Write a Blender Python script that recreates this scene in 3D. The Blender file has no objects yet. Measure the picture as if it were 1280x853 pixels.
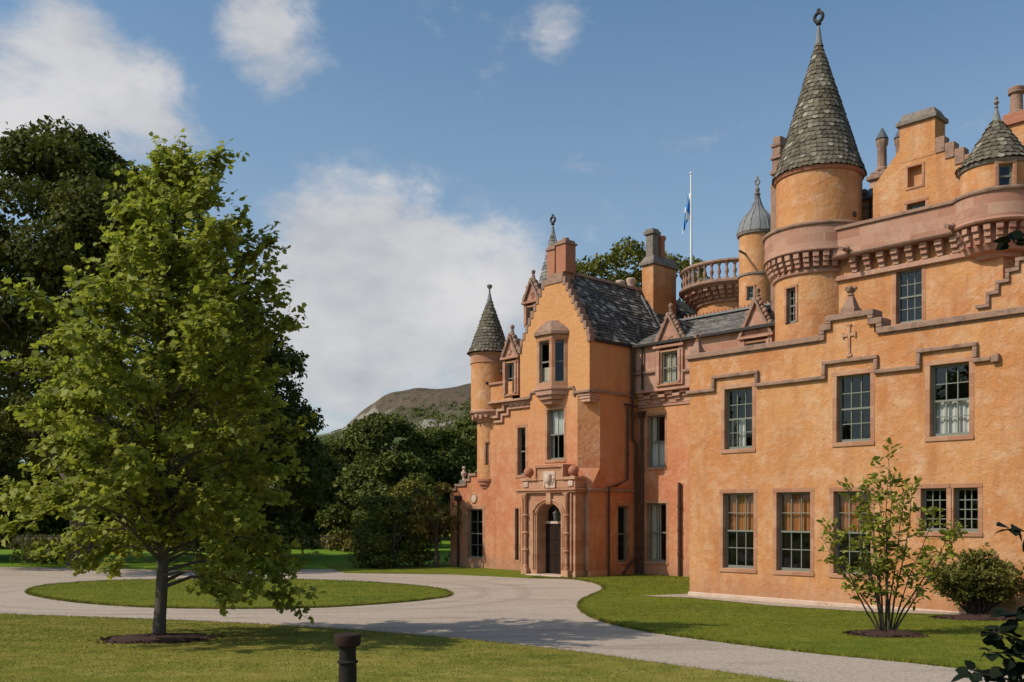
import bpy, bmesh, math, random
import numpy as np
from mathutils import Vector, Matrix
R = math.radians
random.seed(7)
scene = bpy.context.scene
col = scene.collection

# ------------------------------------------------------------------ camera, light, exposure
F, HZ, EYE = 1200.0, 640.0, 2.6            # focal length in photo pixels, horizon row, eye height
cd = bpy.data.cameras.new('camera'); cam = bpy.data.objects.new('camera', cd); col.objects.link(cam)
cam.location = (0, 0, EYE); cam.rotation_euler = (R(90), 0, 0)
cd.sensor_width = 36; cd.lens = 36 * F / 1280; cd.shift_y = (HZ - 426.5) / 1280
cd.clip_start = .1; cd.clip_end = 6000
scene.camera = cam

SUN_AZ = R(17)                             # light travels this far from +X towards +Y
SUN_EL = R(42)
tosun = Vector((-math.cos(SUN_AZ) * math.cos(SUN_EL), -math.sin(SUN_AZ) * math.cos(SUN_EL), math.sin(SUN_EL)))
sd = bpy.data.lights.new('sun', 'SUN'); sun = bpy.data.objects.new('sun', sd); col.objects.link(sun)
sd.energy = 3.6; sd.angle = R(.5); sd.color = (1, .92, .80)
sun.rotation_euler = tosun.to_track_quat('Z', 'Y').to_euler(); sun.location = (0, 0, 60)

scene.view_settings.view_transform = 'Standard'; scene.view_settings.look = 'None'
scene.view_settings.gamma = 1; scene.view_settings.use_curve_mapping = False
scene.view_settings.exposure = .05


class NT:
    """small helper to write node trees"""
    def __init__(s, tree): s.t = tree; s.n = tree.nodes; s.l = tree.links
    def put(s, sock, v):
        if v is None: return
        if isinstance(v, bpy.types.NodeSocket): s.l.new(v, sock)
        else:
            try: sock.default_value = v
            except Exception: sock.default_value = (*v, 1) if len(v) == 3 else v
    def node(s, typ, ins=None, **kw):
        n = s.n.new(typ)
        for k, v in kw.items(): setattr(n, k, v)
        for k, v in (ins or {}).items(): s.put(n.inputs[k], v)
        return n
    def math(s, op, a, b=0.0, clamp=False):
        n = s.node('ShaderNodeMath', {0: a, 1: b}, operation=op, use_clamp=clamp); return n.outputs[0]
    def noise(s, vec, scale, detail=4, rough=.55, dist=0.0):
        n = s.node('ShaderNodeTexNoise', {'Vector': vec, 'Scale': scale, 'Detail': detail, 'Roughness': rough, 'Distortion': dist})
        return n.outputs[0]
    def ramp(s, fac, stops, interp='LINEAR'):
        n = s.node('ShaderNodeValToRGB', {0: fac}); cr = n.color_ramp; cr.interpolation = interp
        while len(cr.elements) < len(stops): cr.elements.new(.5)
        for e, (p, c) in zip(cr.elements, stops):
            e.position = p; e.color = (*c, 1) if len(c) == 3 else c
        return n.outputs[0]
    def mix(s, fac, a, b, blend='MIX'):
        n = s.node('ShaderNodeMix', data_type='RGBA', blend_type=blend)
        s.put(n.inputs[0], fac); s.put(n.inputs[6], a if isinstance(a, bpy.types.NodeSocket) else (*a, 1)[:4])
        s.put(n.inputs[7], b if isinstance(b, bpy.types.NodeSocket) else (*b, 1)[:4]); return n.outputs[2]
    def mapping(s, vec, scale=(1, 1, 1), loc=(0, 0, 0), rot=(0, 0, 0)):
        n = s.node('ShaderNodeMapping', {'Vector': vec, 'Scale': scale, 'Location': loc, 'Rotation': rot}); return n.outputs[0]


def g(v): return (v, v, v)

# ------------------------------------------------------------------ world: Nishita sky with drifting clouds
def pdir(px, py):
    return Vector(((px - 640) / F, 1, (HZ - py) / F)).normalized()

world = bpy.data.worlds.new('World'); scene.world = world; world.use_nodes = True
w = NT(world.node_tree); w.n.clear()
sky = w.node('ShaderNodeTexSky', sky_type='NISHITA', sun_disc=False)
sky.sun_elevation = SUN_EL; sky.sun_rotation = math.atan2(tosun.x, tosun.y)
sky.air_density = 1.0; sky.dust_density = 1.8; sky.ozone_density = 1.3; sky.altitude = 50
tc = w.node('ShaderNodeTexCoord').outputs['Generated']
flat = w.mapping(tc, scale=(1, 1, 1.7))
n1 = w.noise(flat, 5.5, 9, .6, .25)
n2 = w.noise(w.mapping(flat, loc=(3.1, 1.7, .4)), 15, 9, .66, .4)
bias = None
# (photo column, row, angular radius, strength): where the cloud banks stand in the sky
for px, py, rad, st in [(60, 105, .13, .22), (150, 115, .10, .17), (195, 85, .06, .10), (100, 70, .07, .10), (300, 20, .06, .14), (-70, 140, .15, .16), (10, 170, .10, .12), (320, 45, .085, .19), (400, 45, .07, .13),
                        (215, 165, .08, .12), (390, 310, .12, .15), (500, 380, .17, .24), (380, 420, .15, .22), (560, 420, .15, .2), (470, 470, .17, .2),
                        (640, 305, .09, .05), (690, 40, .05, .08), (1130, 20, .05, .10), (1230, 15, .08, .06), (540, 100, .05, .06), (620, 90, .04, .08), (700, 40, .05, .10), (600, 285, .12, .10), (440, 255, .10, .10), (730, 330, .12, .07), (680, 420, .2, .1),
                        (-500, 150, .3, .15), (-900, 420, .4, .2), (1700, 300, .4, .12), (40, 420, .15, .12)]:
    d = w.node('ShaderNodeVectorMath', {0: tc, 1: pdir(px, py)}, operation='DISTANCE').outputs['Value']
    m = w.node('ShaderNodeMapRange', {'Value': d, 'From Min': rad, 'From Max': 0.0, 'To Min': 0.0, 'To Max': st}, interpolation_type='SMOOTHSTEP').outputs[0]
    bias = m if bias is None else w.math('MAXIMUM', bias, m) if False else w.math('ADD', bias, m)
bias = w.math('MINIMUM', bias, .33)
dens = w.math('ADD', w.math('ADD', w.math('MULTIPLY', n1, .68), w.math('MULTIPLY', n2, .34)), bias)
cov = w.node('ShaderNodeMapRange', {'Value': dens, 'From Min': .59, 'From Max': .83}, interpolation_type='SMOOTHSTEP').outputs[0]
cov = w.math('MULTIPLY', cov, .93)
shade = w.noise(w.mapping(flat, loc=(.02, .01, .05)), 6.5, 6, .6)
ccol = w.ramp(shade, [(.3, (3.6, 3.7, 3.95)), (.65, (5.6, 5.5, 5.5))])
skyc = w.mix(1.0, sky.outputs[0], (.84, 1.04, 1.06), 'MULTIPLY')
# thin high veil, thicker towards the horizon
el = w.node('ShaderNodeSeparateXYZ', {0: tc}).outputs[2]
veil = w.node('ShaderNodeMapRange', {'Value': el, 'From Min': .52, 'From Max': .12, 'To Min': 0.0, 'To Max': .5}, interpolation_type='SMOOTHSTEP').outputs[0]
veil = w.math('MULTIPLY', veil, w.math('ADD', w.math('MULTIPLY', w.noise(w.mapping(tc, scale=(1, 1, 3)), 3.0, 7, .6, .4), .9), .35))
skyc = w.mix(veil, skyc, (3.3, 3.75, 4.5))
bg = w.node('ShaderNodeBackground', {'Color': w.mix(cov, skyc, ccol), 'Strength': .125})
w.l.new(bg.outputs[0], w.node('ShaderNodeOutputWorld').inputs[0])

# ------------------------------------------------------------------ ground levels
def gz(Y):                                   # the lawn falls gently from the viewer to the drive
    t = min(max((26 - Y) / 22, 0), 1); return .9 * (t * .85 + .15 * t * t)
GZB = [4 + i for i in range(23)]
def gzl(Y):                                  # the same, linear between whole metres, so that stacked sheets keep their spacing
    if Y <= 4: return gz(4)
    if Y >= 26: return 0.0
    i = int(math.floor(Y)); return gz(i) + (gz(i + 1) - gz(i)) * (Y - i)
def gp(px, py):                              # the ground point seen at a photo pixel
    t = 20.0
    for _ in range(60): t = .5 * t + .5 * F * (EYE - gzl(t)) / (py - HZ)
    return ((px - 640) / F * t, t)
def zat(py, t): return EYE + t * (HZ - py) / F
def xat(px, t): return (px - 640) / F * t

# ------------------------------------------------------------------ materials
def mat(name, build):
    m = bpy.data.materials.new(name); m.use_nodes = True
    t = NT(m.node_tree); t.n.clear()
    out = t.node('ShaderNodeOutputMaterial'); sh = build(t); t.l.new(sh, out.inputs[0]); return m

def bsdf(t, colour, rough=.8, bump=None, bstr=.4, bdist=.02, **kw):
    b = t.node('ShaderNodeBsdfPrincipled', {'Base Color': colour, 'Roughness': rough})
    b.inputs['Specular IOR Level'].default_value = kw.pop('spec', .3)
    for k, v in kw.items(): t.put(b.inputs[k.replace('_', ' ')], v)
    if bump is not None:
        bn = t.node('ShaderNodeBump', {'Height': bump, 'Strength': bstr, 'Distance': bdist}); t.l.new(bn.outputs[0], b.inputs['Normal'])
    return b.outputs[0]

def OC(t): return t.node('ShaderNodeTexCoord').outputs['Object']
def POS(t): return t.node('ShaderNodeNewGeometry').outputs['Position']
def ISL(t): return t.node('ShaderNodeNewGeometry').outputs['Random Per Island']

def m_harl(t, a=(.565, .278, .116), b=(.49, .198, .076), c=(.63, .41, .255), damp=(.33, .19, .12), upper=None):
    p = POS(t)
    big = t.noise(p, .45, 5, .6, .6); med = t.noise(p, 1.9, 6, .65, .4)
    streak = t.noise(t.mapping(p, scale=(2.6, 2.6, .35)), 1.2, 5, .6)
    c1 = t.mix(t.ramp(big, [(.35, g(0)), (.66, g(1))]), a, b)
    c2 = t.mix(t.math('MULTIPLY', t.ramp(med, [(.46, g(0)), (.72, g(1))]), .7), c1, c)
    c3 = t.mix(t.math('MULTIPLY', t.ramp(streak, [(.50, g(0)), (.76, g(1))]), .6), c2, (.36, .145, .065))
    fine = t.noise(p, 26, 4, .6)
    c4 = t.mix(t.math('MULTIPLY', t.ramp(fine, [(.35, g(1)), (.55, g(0))]), .22), c3, (.3, .12, .045))
    zc = t.node('ShaderNodeSeparateXYZ', {0: p}).outputs[2]
    spot = t.noise(t.mapping(p, scale=(1, 1, 1.6)), 3.3, 6, .7, .8)
    c4 = t.mix(t.math('MULTIPLY', t.ramp(spot, [(.55, g(0)), (.66, g(1))]), .55), c4, (a[0] * .98, a[1] * .76, a[2] * .55))
    c4 = t.mix(t.math('MULTIPLY', t.ramp(spot, [(.30, g(1)), (.44, g(0))]), .5), c4, (c[0], c[1] * 1.02, c[2] * 1.15))
    if upper:                              # the upper storeys were limewashed in a yellower batch
        hi = t.node('ShaderNodeMapRange', {'Value': t.math('ADD', zc, t.math('MULTIPLY', big, 3.0)), 'From Min': 6.0, 'From Max': 9.5}).outputs[0]
        c4 = t.mix(t.math('MULTIPLY', hi, .7), c4, upper)
    low = t.node('ShaderNodeMapRange', {'Value': t.math('ADD', zc, t.math('MULTIPLY', streak, -1.1)), 'From Min': .25, 'From Max': -.45}).outputs[0]
    c4 = t.mix(t.math('MULTIPLY', low, .6), c4, damp)
    wet = t.noise(t.mapping(p, scale=(1.1, 1.1, .16)), 1.0, 6, .62, .3)
    c4 = t.mix(t.math('MULTIPLY', t.ramp(wet, [(.55, g(0)), (.75, g(1))]), .42), c4, (b[0] * .72, b[1] * .66, b[2] * .7))
    lump = t.noise(p, 5.5, 5, .6, .5)
    hgt = t.math('ADD', t.math('MULTIPLY', lump, 1.0), t.math('MULTIPLY', fine, .28))
    return bsdf(t, c4, .92, hgt, .75, .05, spec=.15)

def m_stone(t, base=(.46, .255, .175), dark=(.17, .095, .07), lich=0.35, ash=True):
    p = POS(t); o = OC(t)
    n = t.noise(p, 1.6, 6, .65, .4); f = t.noise(p, 22, 5, .65)
    c = t.mix(t.ramp(n, [(.3, g(0)), (.7, g(1))]), base, (base[0] * 1.12, base[1] * 1.25, base[2] * 1.3))
    h = t.math('MULTIPLY', f, .5)
    if ash:
        sp = t.node('ShaderNodeSeparateXYZ', {0: o})
        vec = t.node('ShaderNodeCombineXYZ', {0: t.math('SUBTRACT', sp.outputs[0], sp.outputs[1]), 1: sp.outputs[2], 2: 0.0}).outputs[0]
        bk = t.node('ShaderNodeTexBrick', {'Vector': vec, 'Color1': (1, 1, 1, 1), 'Color2': (0, 0, 0, 1), 'Mortar': (.9, .9, .9, 1), 'Scale': 1.0, 'Mortar Size': .008, 'Mortar Smooth': .3, 'Bias': 0.0, 'Brick Width': .78, 'Row Height': .30})
        hs = t.node('ShaderNodeSeparateColor', {0: bk.outputs['Color']}).outputs[0]
        c = t.mix(t.math('MULTIPLY', hs, .9), c, (base[0] * .76, base[1] * .62, base[2] * .60))
        c = t.mix(t.math('MULTIPLY', bk.outputs['Fac'], .5), c, (base[0] * 1.2, base[1] * 1.4, base[2] * 1.5))
    w2 = t.noise(p, 3.2, 7, .7, .8)
    c = t.mix(t.math('MULTIPLY', t.ramp(w2, [(.5, g(0)), (.68, g(1))]), lich), c, dark)
    c = t.mix(t.math('MULTIPLY', t.ramp(f, [(.3, g(1)), (.5, g(0))]), .25), c, dark)
    return bsdf(t, c, .9, h, .5, .03, spec=.15)

def m_slate(t, cols, moss, mossamt):
    r = ISL(t); p = POS(t)
    c = t.ramp(r, cols)
    n = t.noise(p, 9, 6, .7); big = t.noise(p, 1.1, 4, .6)
    k = t.math('MULTIPLY', t.ramp(n, [(.46, g(0)), (.62, g(1))]), mossamt)
    k = t.math('MULTIPLY', k, t.ramp(big, [(.32, g(.25)), (.68, g(1))]))
    c = t.mix(k, c, moss)
    f = t.noise(p, 40, 4, .6)
    c = t.mix(t.math('MULTIPLY', f, .35), c, (.03, .028, .024))
    return bsdf(t, c, .75, f, .5, .015, spec=.3)

def m_leaf(t, cols, trans=.32, rough=.5, spec=.35, tcol=None):
    r = ISL(t)
    big = t.noise(POS(t), .55, 3, .6)
    c = t.ramp(t.math('ADD', t.math('MULTIPLY', r, .65), t.math('MULTIPLY', t.math('SUBTRACT', big, .32), 1.0)), cols)
    b = bsdf(t, c, rough, spec=spec)
    tr = t.node('ShaderNodeBsdfTranslucent', {'Color': t.mix(.5, c, tcol or (.16, .2, .01))}).outputs[0]
    return t.node('ShaderNodeMixShader', {0: trans, 1: b, 2: tr}).outputs[0]

def m_bark(t, a=(.10, .08, .06), b=(.05, .04, .03)):
    p = POS(t); n = t.noise(t.mapping(p, scale=(6, 6, 1.2)), 3, 6, .7)
    return bsdf(t, t.mix(n, a, b), .95, n, .8, .04, spec=.1)

def m_grass(t, A=(.148, .165, .015), B=(.26, .23, .036), C=(.088, .122, .011), dry=.6):
    p = POS(t)
    big = t.noise(p, .35, 4, .6, .5); med = t.noise(p, 2.3, 5, .6, .3); fine = t.noise(t.mapping(p, scale=(1, 1, .3)), 34, 4, .75)
    stripe = t.node('ShaderNodeTexWave', {'Vector': t.mapping(p, rot=(0, 0, R(63))), 'Scale': .34, 'Distortion': 1.2, 'Detail': 2}).outputs['Fac']
    c = t.mix(t.ramp(big, [(.38, g(0)), (.64, g(1))]), A, C)
    c = t.mix(t.math('MULTIPLY', t.ramp(med, [(.45, g(0)), (.72, g(1))]), dry), c, B)
    c = t.mix(t.math('MULTIPLY', stripe, .22), c, (A[0] * 1.4, A[1] * 1.3, A[2]))
    c = t.mix(t.ramp(fine, [(.34, g(.62)), (.55, g(0))]), c, (C[0] * .45, C[1] * .45, C[2] * .5))
    c = t.mix(t.ramp(fine, [(.56, g(0)), (.8, g(.5))]), c, (.22, .25, .05))
    return bsdf(t, c, .9, fine, .5, .03, spec=.08)

def m_gravel(t):
    p = POS(t)
    f = t.noise(p, 60, 5, .8); m_ = t.noise(p, 7, 5, .7); b = t.noise(t.mapping(p, rot=(0, 0, R(-8)), scale=(.35, 1.6, 1)), .9, 5, .6, .6)
    v = t.node('ShaderNodeTexVoronoi', {'Vector': p, 'Scale': 36.0}).outputs['Color']
    vs = t.node('ShaderNodeSeparateColor', {0: v}).outputs[0]
    c = t.mix(vs, (.46, .35, .265), (.73, .59, .475))
    f2 = t.noise(p, 17, 5, .75)
    c = t.mix(t.ramp(f, [(.36, g(.75)), (.54, g(0))]), c, (.20, .155, .12))
    c = t.mix(t.ramp(f2, [(.34, g(.5)), (.5, g(0))]), c, (.27, .21, .165))
    c = t.mix(t.ramp(f2, [(.54, g(0)), (.72, g(.5))]), c, (.68, .58, .49))
    c = t.mix(t.math('MULTIPLY', t.ramp(m_, [(.4, g(0)), (.7, g(1))]), .35), c, (.42, .36, .31))
    c = t.mix(t.math('MULTIPLY', t.ramp(b, [(.50, g(0)), (.68, g(1))]), .5), c, (.27, .20, .15))
    (ix, iy), (ex, _), (_, ty), (_, by) = gp(300, 743), gp(565, 743), gp(300, 725.7), gp(300, 762)
    iy = (ty + by) / 2; q = t.mapping(p, loc=(-ix / (ex - ix), -iy / ((ty - by) / 2), 0), scale=(1 / (ex - ix), 2 / (ty - by), 0))
    rr = t.node('ShaderNodeVectorMath', {0: q}, operation='LENGTH').outputs['Value']
    rr = t.math('ADD', rr, t.math('MULTIPLY', t.noise(p, .5, 3, .5), .12))
    for r0 in (1.22, 1.42):
        k = t.node('ShaderNodeMapRange', {'Value': t.math('ABSOLUTE', t.math('SUBTRACT', rr, r0)), 'From Min': .055, 'From Max': .01}).outputs[0]
        c = t.mix(t.math('MULTIPLY', t.math('MULTIPLY', k, t.ramp(m_, [(.3, g(.2)), (.6, g(1))])), .42), c, (.27, .21, .165))
    return bsdf(t, c, .95, t.math('ADD', f, vs), .9, .02, spec=.1)

def m_plain(colr, rough=.6, var=.25, metal=0.0, spec=.3, sc=6):
    def b(t):
        n = t.noise(POS(t), sc, 5, .65)
        return bsdf(t, t.mix(t.math('MULTIPLY', n, var * 2), colr, tuple(x * .45 for x in colr)), rough, n, .25, .01, Metallic=metal, spec=spec)
    return b

def m_glass(t):
    fc = t.node('ShaderNodeLayerWeight', {'Blend': .5}).outputs['Facing']
    fr = t.math('ADD', t.math('MULTIPLY', t.math('POWER', fc, 5.0), .95), .045)
    n = t.noise(POS(t), 1.3, 2, .5)
    bn = t.node('ShaderNodeBump', {'Height': n, 'Strength': .12, 'Distance': .05}).outputs[0]
    gl = t.node('ShaderNodeBsdfGlossy', {'Color': (.9, .95, 1, 1), 'Roughness': .02, 'Normal': bn}).outputs[0]
    tr = t.node('ShaderNodeBsdfTransparent', {'Color': (.93, .95, .94, 1)}).outputs[0]
    return t.node('ShaderNodeMixShader', {0: fr, 1: tr, 2: gl}).outputs[0]

def m_cloth(colr):
    def b(t):
        p = OC(t); n = t.noise(t.mapping(p, scale=(14, 14, 1.2)), 2, 3, .5)
        d = t.node('ShaderNodeBsdfDiffuse', {'Color': t.mix(n, colr, tuple(x * .55 for x in colr))}).outputs[0]
        return d
    return b

M = {}
M['harl'] = mat('orange_harling', m_harl)
M['harl_pink'] = mat('salmon_harling', lambda t: m_harl(t, (.57, .248, .125), (.485, .165, .08), (.62, .37, .225), upper=(.59, .30, .118)))
M['stone'] = mat('pink_sandstone', m_stone)
M['cope'] = mat('weathered_sandstone', lambda t: m_stone(t, (.30, .17, .118), (.08, .063, .052), .75, False))
M['trim'] = mat('red_sandstone_trim', lambda t: m_stone(t, (.46, .245, .145), (.24, .125, .08), .35, True))
M['redbrick'] = mat('red_chimney_brick', lambda t: m_stone(t, (.38, .15, .088), (.2, .085, .06), .4, False))
M['dressed'] = mat('dark_weathered_stone', lambda t: m_stone(t, (.21, .16, .13), (.06, .053, .048), .7, False))
M['slate'] = mat('grey_slate', lambda t: m_slate(t, [(0, (.028, .023, .018)), (.5, (.062, .050, .038)), (.72, (.11, .088, .066)), (.86, (.34, .30, .25)), (1, (.55, .51, .46))], (.40, .37, .33), .75))
M['slate_cone'] = mat('lichened_slate', lambda t: m_slate(t, [(0, (.070, .055, .040)), (.5, (.130, .104, .076)), (.85, (.195, .163, .122)), (1, (.36, .32, .255))], (.27, .20, .075), .55))
M['slate_pale'] = mat('pale_slate', lambda t: m_slate(t, [(0, (.15, .135, .12)), (.6, (.24, .215, .19)), (1, (.36, .33, .30))], (.1, .09, .07), .4))
M['under'] = mat('roof_underlay', m_plain((.03, .028, .026), .9))
M['lead'] = mat('lead', m_plain((.27, .265, .265), .75, .45, 0, .2))
M['leadd'] = mat('dark_lead', m_plain((.13, .13, .135), .5, .35, .2, .4))
M['iron'] = mat('cast_iron', m_plain((.045, .038, .034), .5, .3, .3))
M['pipe'] = mat('brown_pipe_paint', m_plain((.085, .045, .032), .45, .3))
M['frame'] = mat('grey_green_paint', m_plain((.20, .20, .16), .45, .12))
M['glass'] = mat('window_glass', m_glass)
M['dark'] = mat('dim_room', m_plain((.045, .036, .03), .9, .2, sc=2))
M['net'] = mat('white_net_curtain', m_cloth((.72, .70, .66)))
M['drape'] = mat('brown_drape', m_cloth((.50, .20, .075)))
M['beige'] = mat('beige_curtain', m_cloth((.62, .55, .42)))
M['door'] = mat('dark_oak_door', m_plain((.03, .018, .013), .8, .3, spec=.08))
M['white'] = mat('white_paint', m_plain((.8, .8, .78), .5, .08))
M['panel'] = mat('pale_carved_stone', lambda t: m_stone(t, (.52, .36, .27), (.25, .15, .11), .5, False))
M['grass'] = mat('mown_grass', m_grass)
M['grassfar'] = mat('bright_far_grass', lambda t: m_grass(t, (.15, .24, .018), (.19, .24, .026), (.11, .19, .014), .3))
M['grassdry'] = mat('sunburnt_grass', lambda t: m_grass(t, (.215, .200, .034), (.37, .29, .08), (.125, .145, .018), .9))
M['gravel'] = mat('pale_gravel', m_gravel)
M['mulch'] = mat('bark_mulch', m_plain((.075, .034, .024), .95, .6, sc=45))
M['bark'] = mat('grey_bark', lambda t: m_bark(t, (.16, .13, .10), (.07, .055, .042)))
M['barkd'] = mat('dark_bark', m_bark)
M['leaf_main'] = mat('bright_leaf', lambda t: m_leaf(t, [(0, (.10, .115, .013)), (.35, (.19, .208, .024)), (.7, (.315, .325, .05)), (1, (.45, .44, .13))], .48, .6, .2, (.40, .44, .04)))
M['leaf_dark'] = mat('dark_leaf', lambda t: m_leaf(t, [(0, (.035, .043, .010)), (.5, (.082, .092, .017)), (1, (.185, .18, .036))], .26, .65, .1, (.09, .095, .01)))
M['leaf_mid'] = mat('mid_leaf', lambda t: m_leaf(t, [(0, (.046, .056, .012)), (.5, (.10, .115, .022)), (1, (.20, .20, .048))], .2, .6, .12, (.09, .11, .01)))
M['leaf_olive'] = mat('olive_leaf', lambda t: m_leaf(t, [(0, (.07, .072, .010)), (.5, (.15, .14, .018)), (1, (.26, .23, .04))], .24, .55, .15, (.12, .12, .01)))
M['leaf_bush'] = mat('reddish_leaf', lambda t: m_leaf(t, [(0, (.065, .072, .014)), (.55, (.155, .155, .03)), (.85, (.24, .20, .05)), (1, (.30, .16, .07))], .25, .55, .2, (.16, .15, .02)))
M['leaf_painted_shade'] = mat('painted_shade_leaf', lambda t: m_leaf(t, [(0, (.004, .007, .004)), (.5, (.008, .013, .006)), (1, (.014, .02, .009))], .03, .7, .08, (.02, .03, .01)))  # near-black so the leaf colour itself carries the shade on the near shrub
M['leaf_bronze'] = mat('bronze_leaf', lambda t: m_leaf(t, [(0, (.045, .046, .010)), (.45, (.10, .088, .016)), (1, (.19, .14, .03))], .2, .5, .15, (.16, .1, .01)))
M['leaf_shrub'] = mat('shrub_leaf', lambda t: m_leaf(t, [(0, (.10, .11, .012)), (.5, (.20, .21, .022)), (1, (.36, .35, .06))], .36, .55, .2, (.26, .3, .012)))

# ------------------------------------------------------------------ mesh builder
class MB:
    def __init__(s): s.v = []; s.f = []; s.m = []; s.cur = 0
    def add(s, vs, fs):
        o = len(s.v); s.v += [tuple(x) for x in vs]; s.f += [tuple(i + o for i in f) for f in fs]; s.m += [s.cur] * len(fs); return s
    def box(s, a0, a1, b0, b1, c0, c1):
        vs = [(x, y, z) for z in (c0, c1) for y in (b0, b1) for x in (a0, a1)]
        return s.add(vs, [(0, 2, 3, 1), (4, 5, 7, 6), (0, 1, 5, 4), (2, 6, 7, 3), (0, 4, 6, 2), (1, 3, 7, 5)])
    def prism(s, pts, v0, v1):            # polygon in (u,z), extruded along v
        n = len(pts); vs = [(u, v0, z) for u, z in pts] + [(u, v1, z) for u, z in pts]
        return s.add(vs, [tuple(range(n)), tuple(range(2 * n - 1, n - 1, -1))] + [(i, i + n, (i + 1) % n + n, (i + 1) % n) for i in range(n)])
    def plan(s, pts, z0, z1, top=None):   # polygon in (u,v), extruded along z; top may be another polygon
        n = len(pts); top = top or pts; vs = [(u, v, z0) for u, v in pts] + [(u, v, z1) for u, v in top]
        return s.add(vs, [tuple(range(n - 1, -1, -1)), tuple(range(n, 2 * n))] + [(i, (i + 1) % n, (i + 1) % n + n, i + n) for i in range(n)])
    def lathe(s, c, prof, seg=40, cap=True):
        vs = []; fs = []
        for r, z in prof:
            for k in range(seg):
                a = 2 * math.pi * k / seg; vs.append((c[0] + r * math.cos(a), c[1] + r * math.sin(a), z))
        for i in range(len(prof) - 1):
            for k in range(seg):
                k2 = (k + 1) % seg; fs.append((i * seg + k, i * seg + k2, (i + 1) * seg + k2, (i + 1) * seg + k))
        if cap:
            fs.append(tuple(range(seg - 1, -1, -1))); fs.append(tuple(range((len(prof) - 1) * seg, len(prof) * seg)))
        return s.add(vs, fs)
    def tube(s, pts, rad, seg=8):
        pts = [Vector(p) for p in pts]; rad = rad if isinstance(rad, (list, tuple)) else [rad] * len(pts)
        vs = []; fs = []; n = len(pts)
        for i, p in enumerate(pts):
            d = (pts[min(i + 1, n - 1)] - pts[max(i - 1, 0)]).normalized()
            a = d.cross(Vector((0, 0, 1)) if abs(d.z) < .95 else Vector((1, 0, 0))).normalized(); b = d.cross(a)
            for k in range(seg):
                t = 2 * math.pi * k / seg; vs.append(p + (a * math.cos(t) + b * math.sin(t)) * rad[i])
        for i in range(n - 1):
            for k in range(seg):
                k2 = (k + 1) % seg; fs.append((i * seg + k, i * seg + k2, (i + 1) * seg + k2, (i + 1) * seg + k))
        fs.append(tuple(range(seg - 1, -1, -1))); fs.append(tuple(range((n - 1) * seg, n * seg)))
        return s.add(vs, fs)
    def ball(s, c, r, sz=1.0, seg=14, rings=8):
        return s.lathe(c[:2], [(max(r * math.sin(math.pi * i / rings), .002), c[2] - r * sz * math.cos(math.pi * i / rings)) for i in range(rings + 1)], seg)
    def torus(s, c, R_, r, axis='v', seg=20, sub=8):
        vs = []; fs = []
        for i in range(seg):
            a = 2 * math.pi * i / seg
            for j in range(sub):
                b = 2 * math.pi * j / sub; q = R_ + r * math.cos(b); w_ = r * math.sin(b)
                vs.append((c[0] + q * math.cos(a), c[1] + w_, c[2] + q * math.sin(a)) if axis == 'v' else (c[0] + q * math.cos(a), c[1] + q * math.sin(a), c[2] + w_))
        for i in range(seg):
            for j in range(sub):
                fs.append((i * sub + j, ((i + 1) % seg) * sub + j, ((i + 1) % seg) * sub + (j + 1) % sub, i * sub + (j + 1) % sub))
        return s.add(vs, fs)
    def band(s, pts, wd, v0, v1):         # axis-aligned moulding following a stepped line in (u,z)
        h = wd / 2
        for (a, b), (c, d) in zip(pts[:-1], pts[1:]):
            if abs(b - d) < 1e-6: s.box(min(a, c) - h, max(a, c) + h, v0, v1, b - h, b + h)
            elif abs(b - d) > wd: s.box(a - h, a + h, v0, v1, min(b, d) + h, max(b, d) - h)
        return s
    def wall(s, p0, p1, z0, z1, holes=()):    # vertical sheet from p0 to p1 (u,v) with rectangular openings (a0,a1,z0,z1) along it
        L = math.hypot(p1[0] - p0[0], p1[1] - p0[1]); dx, dy = (p1[0] - p0[0]) / L, (p1[1] - p0[1]) / L
        xs = sorted({0, L, *[round(h[0], 4) for h in holes], *[round(h[1], 4) for h in holes]}); zs = sorted({z0, z1, *[round(h[2], 4) for h in holes], *[round(h[3], 4) for h in holes]})
        idx = {}; vs = []
        for i, x in enumerate(xs):
            for j, z in enumerate(zs): idx[i, j] = len(vs); vs.append((p0[0] + dx * x, p0[1] + dy * x, z))
        fs = []
        for i in range(len(xs) - 1):
            for j in range(len(zs) - 1):
                cx, cz = (xs[i] + xs[i + 1]) / 2, (zs[j] + zs[j + 1]) / 2
                if not any(h[0] < cx < h[1] and h[2] < cz < h[3] for h in holes):
                    fs.append((idx[i, j], idx[i + 1, j], idx[i + 1, j + 1], idx[i, j + 1]))
        return s.add(vs, fs)
    def build(s, name, mats, parent=None, smooth=True, bevel=0, loc=None, rz=0, ang=35):
        me = bpy.data.meshes.new(name); me.from_pydata(s.v, [], s.f)
        for m in (mats if isinstance(mats, list) else [mats]): me.materials.append(m)
        me.polygons.foreach_set('material_index', s.m)
        if smooth:
            me.polygons.foreach_set('use_smooth', [True] * len(me.polygons)); me.set_sharp_from_angle(angle=R(ang))
        me.update()
        o = bpy.data.objects.new(name, me); col.objects.link(o); o.parent = parent
        if loc: o.location = loc
        o.rotation_euler.z = rz
        if bevel:
            b = o.modifiers.new('bevel', 'BEVEL'); b.width = bevel; b.segments = 2; b.limit_method = 'ANGLE'; b.angle_limit = R(40)
        return o

def tag(o, label=None, cat=None, group=None, kind=None):
    if label: o['label'] = label
    if cat: o['category'] = cat
    if group: o['group'] = group
    if kind: o['kind'] = kind
    return o

def empty(name, loc, rz=0):
    o = bpy.data.objects.new(name, None); col.objects.link(o); o.location = loc; o.rotation_euler = (0, 0, rz); o.empty_display_size = .3; return o

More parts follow.
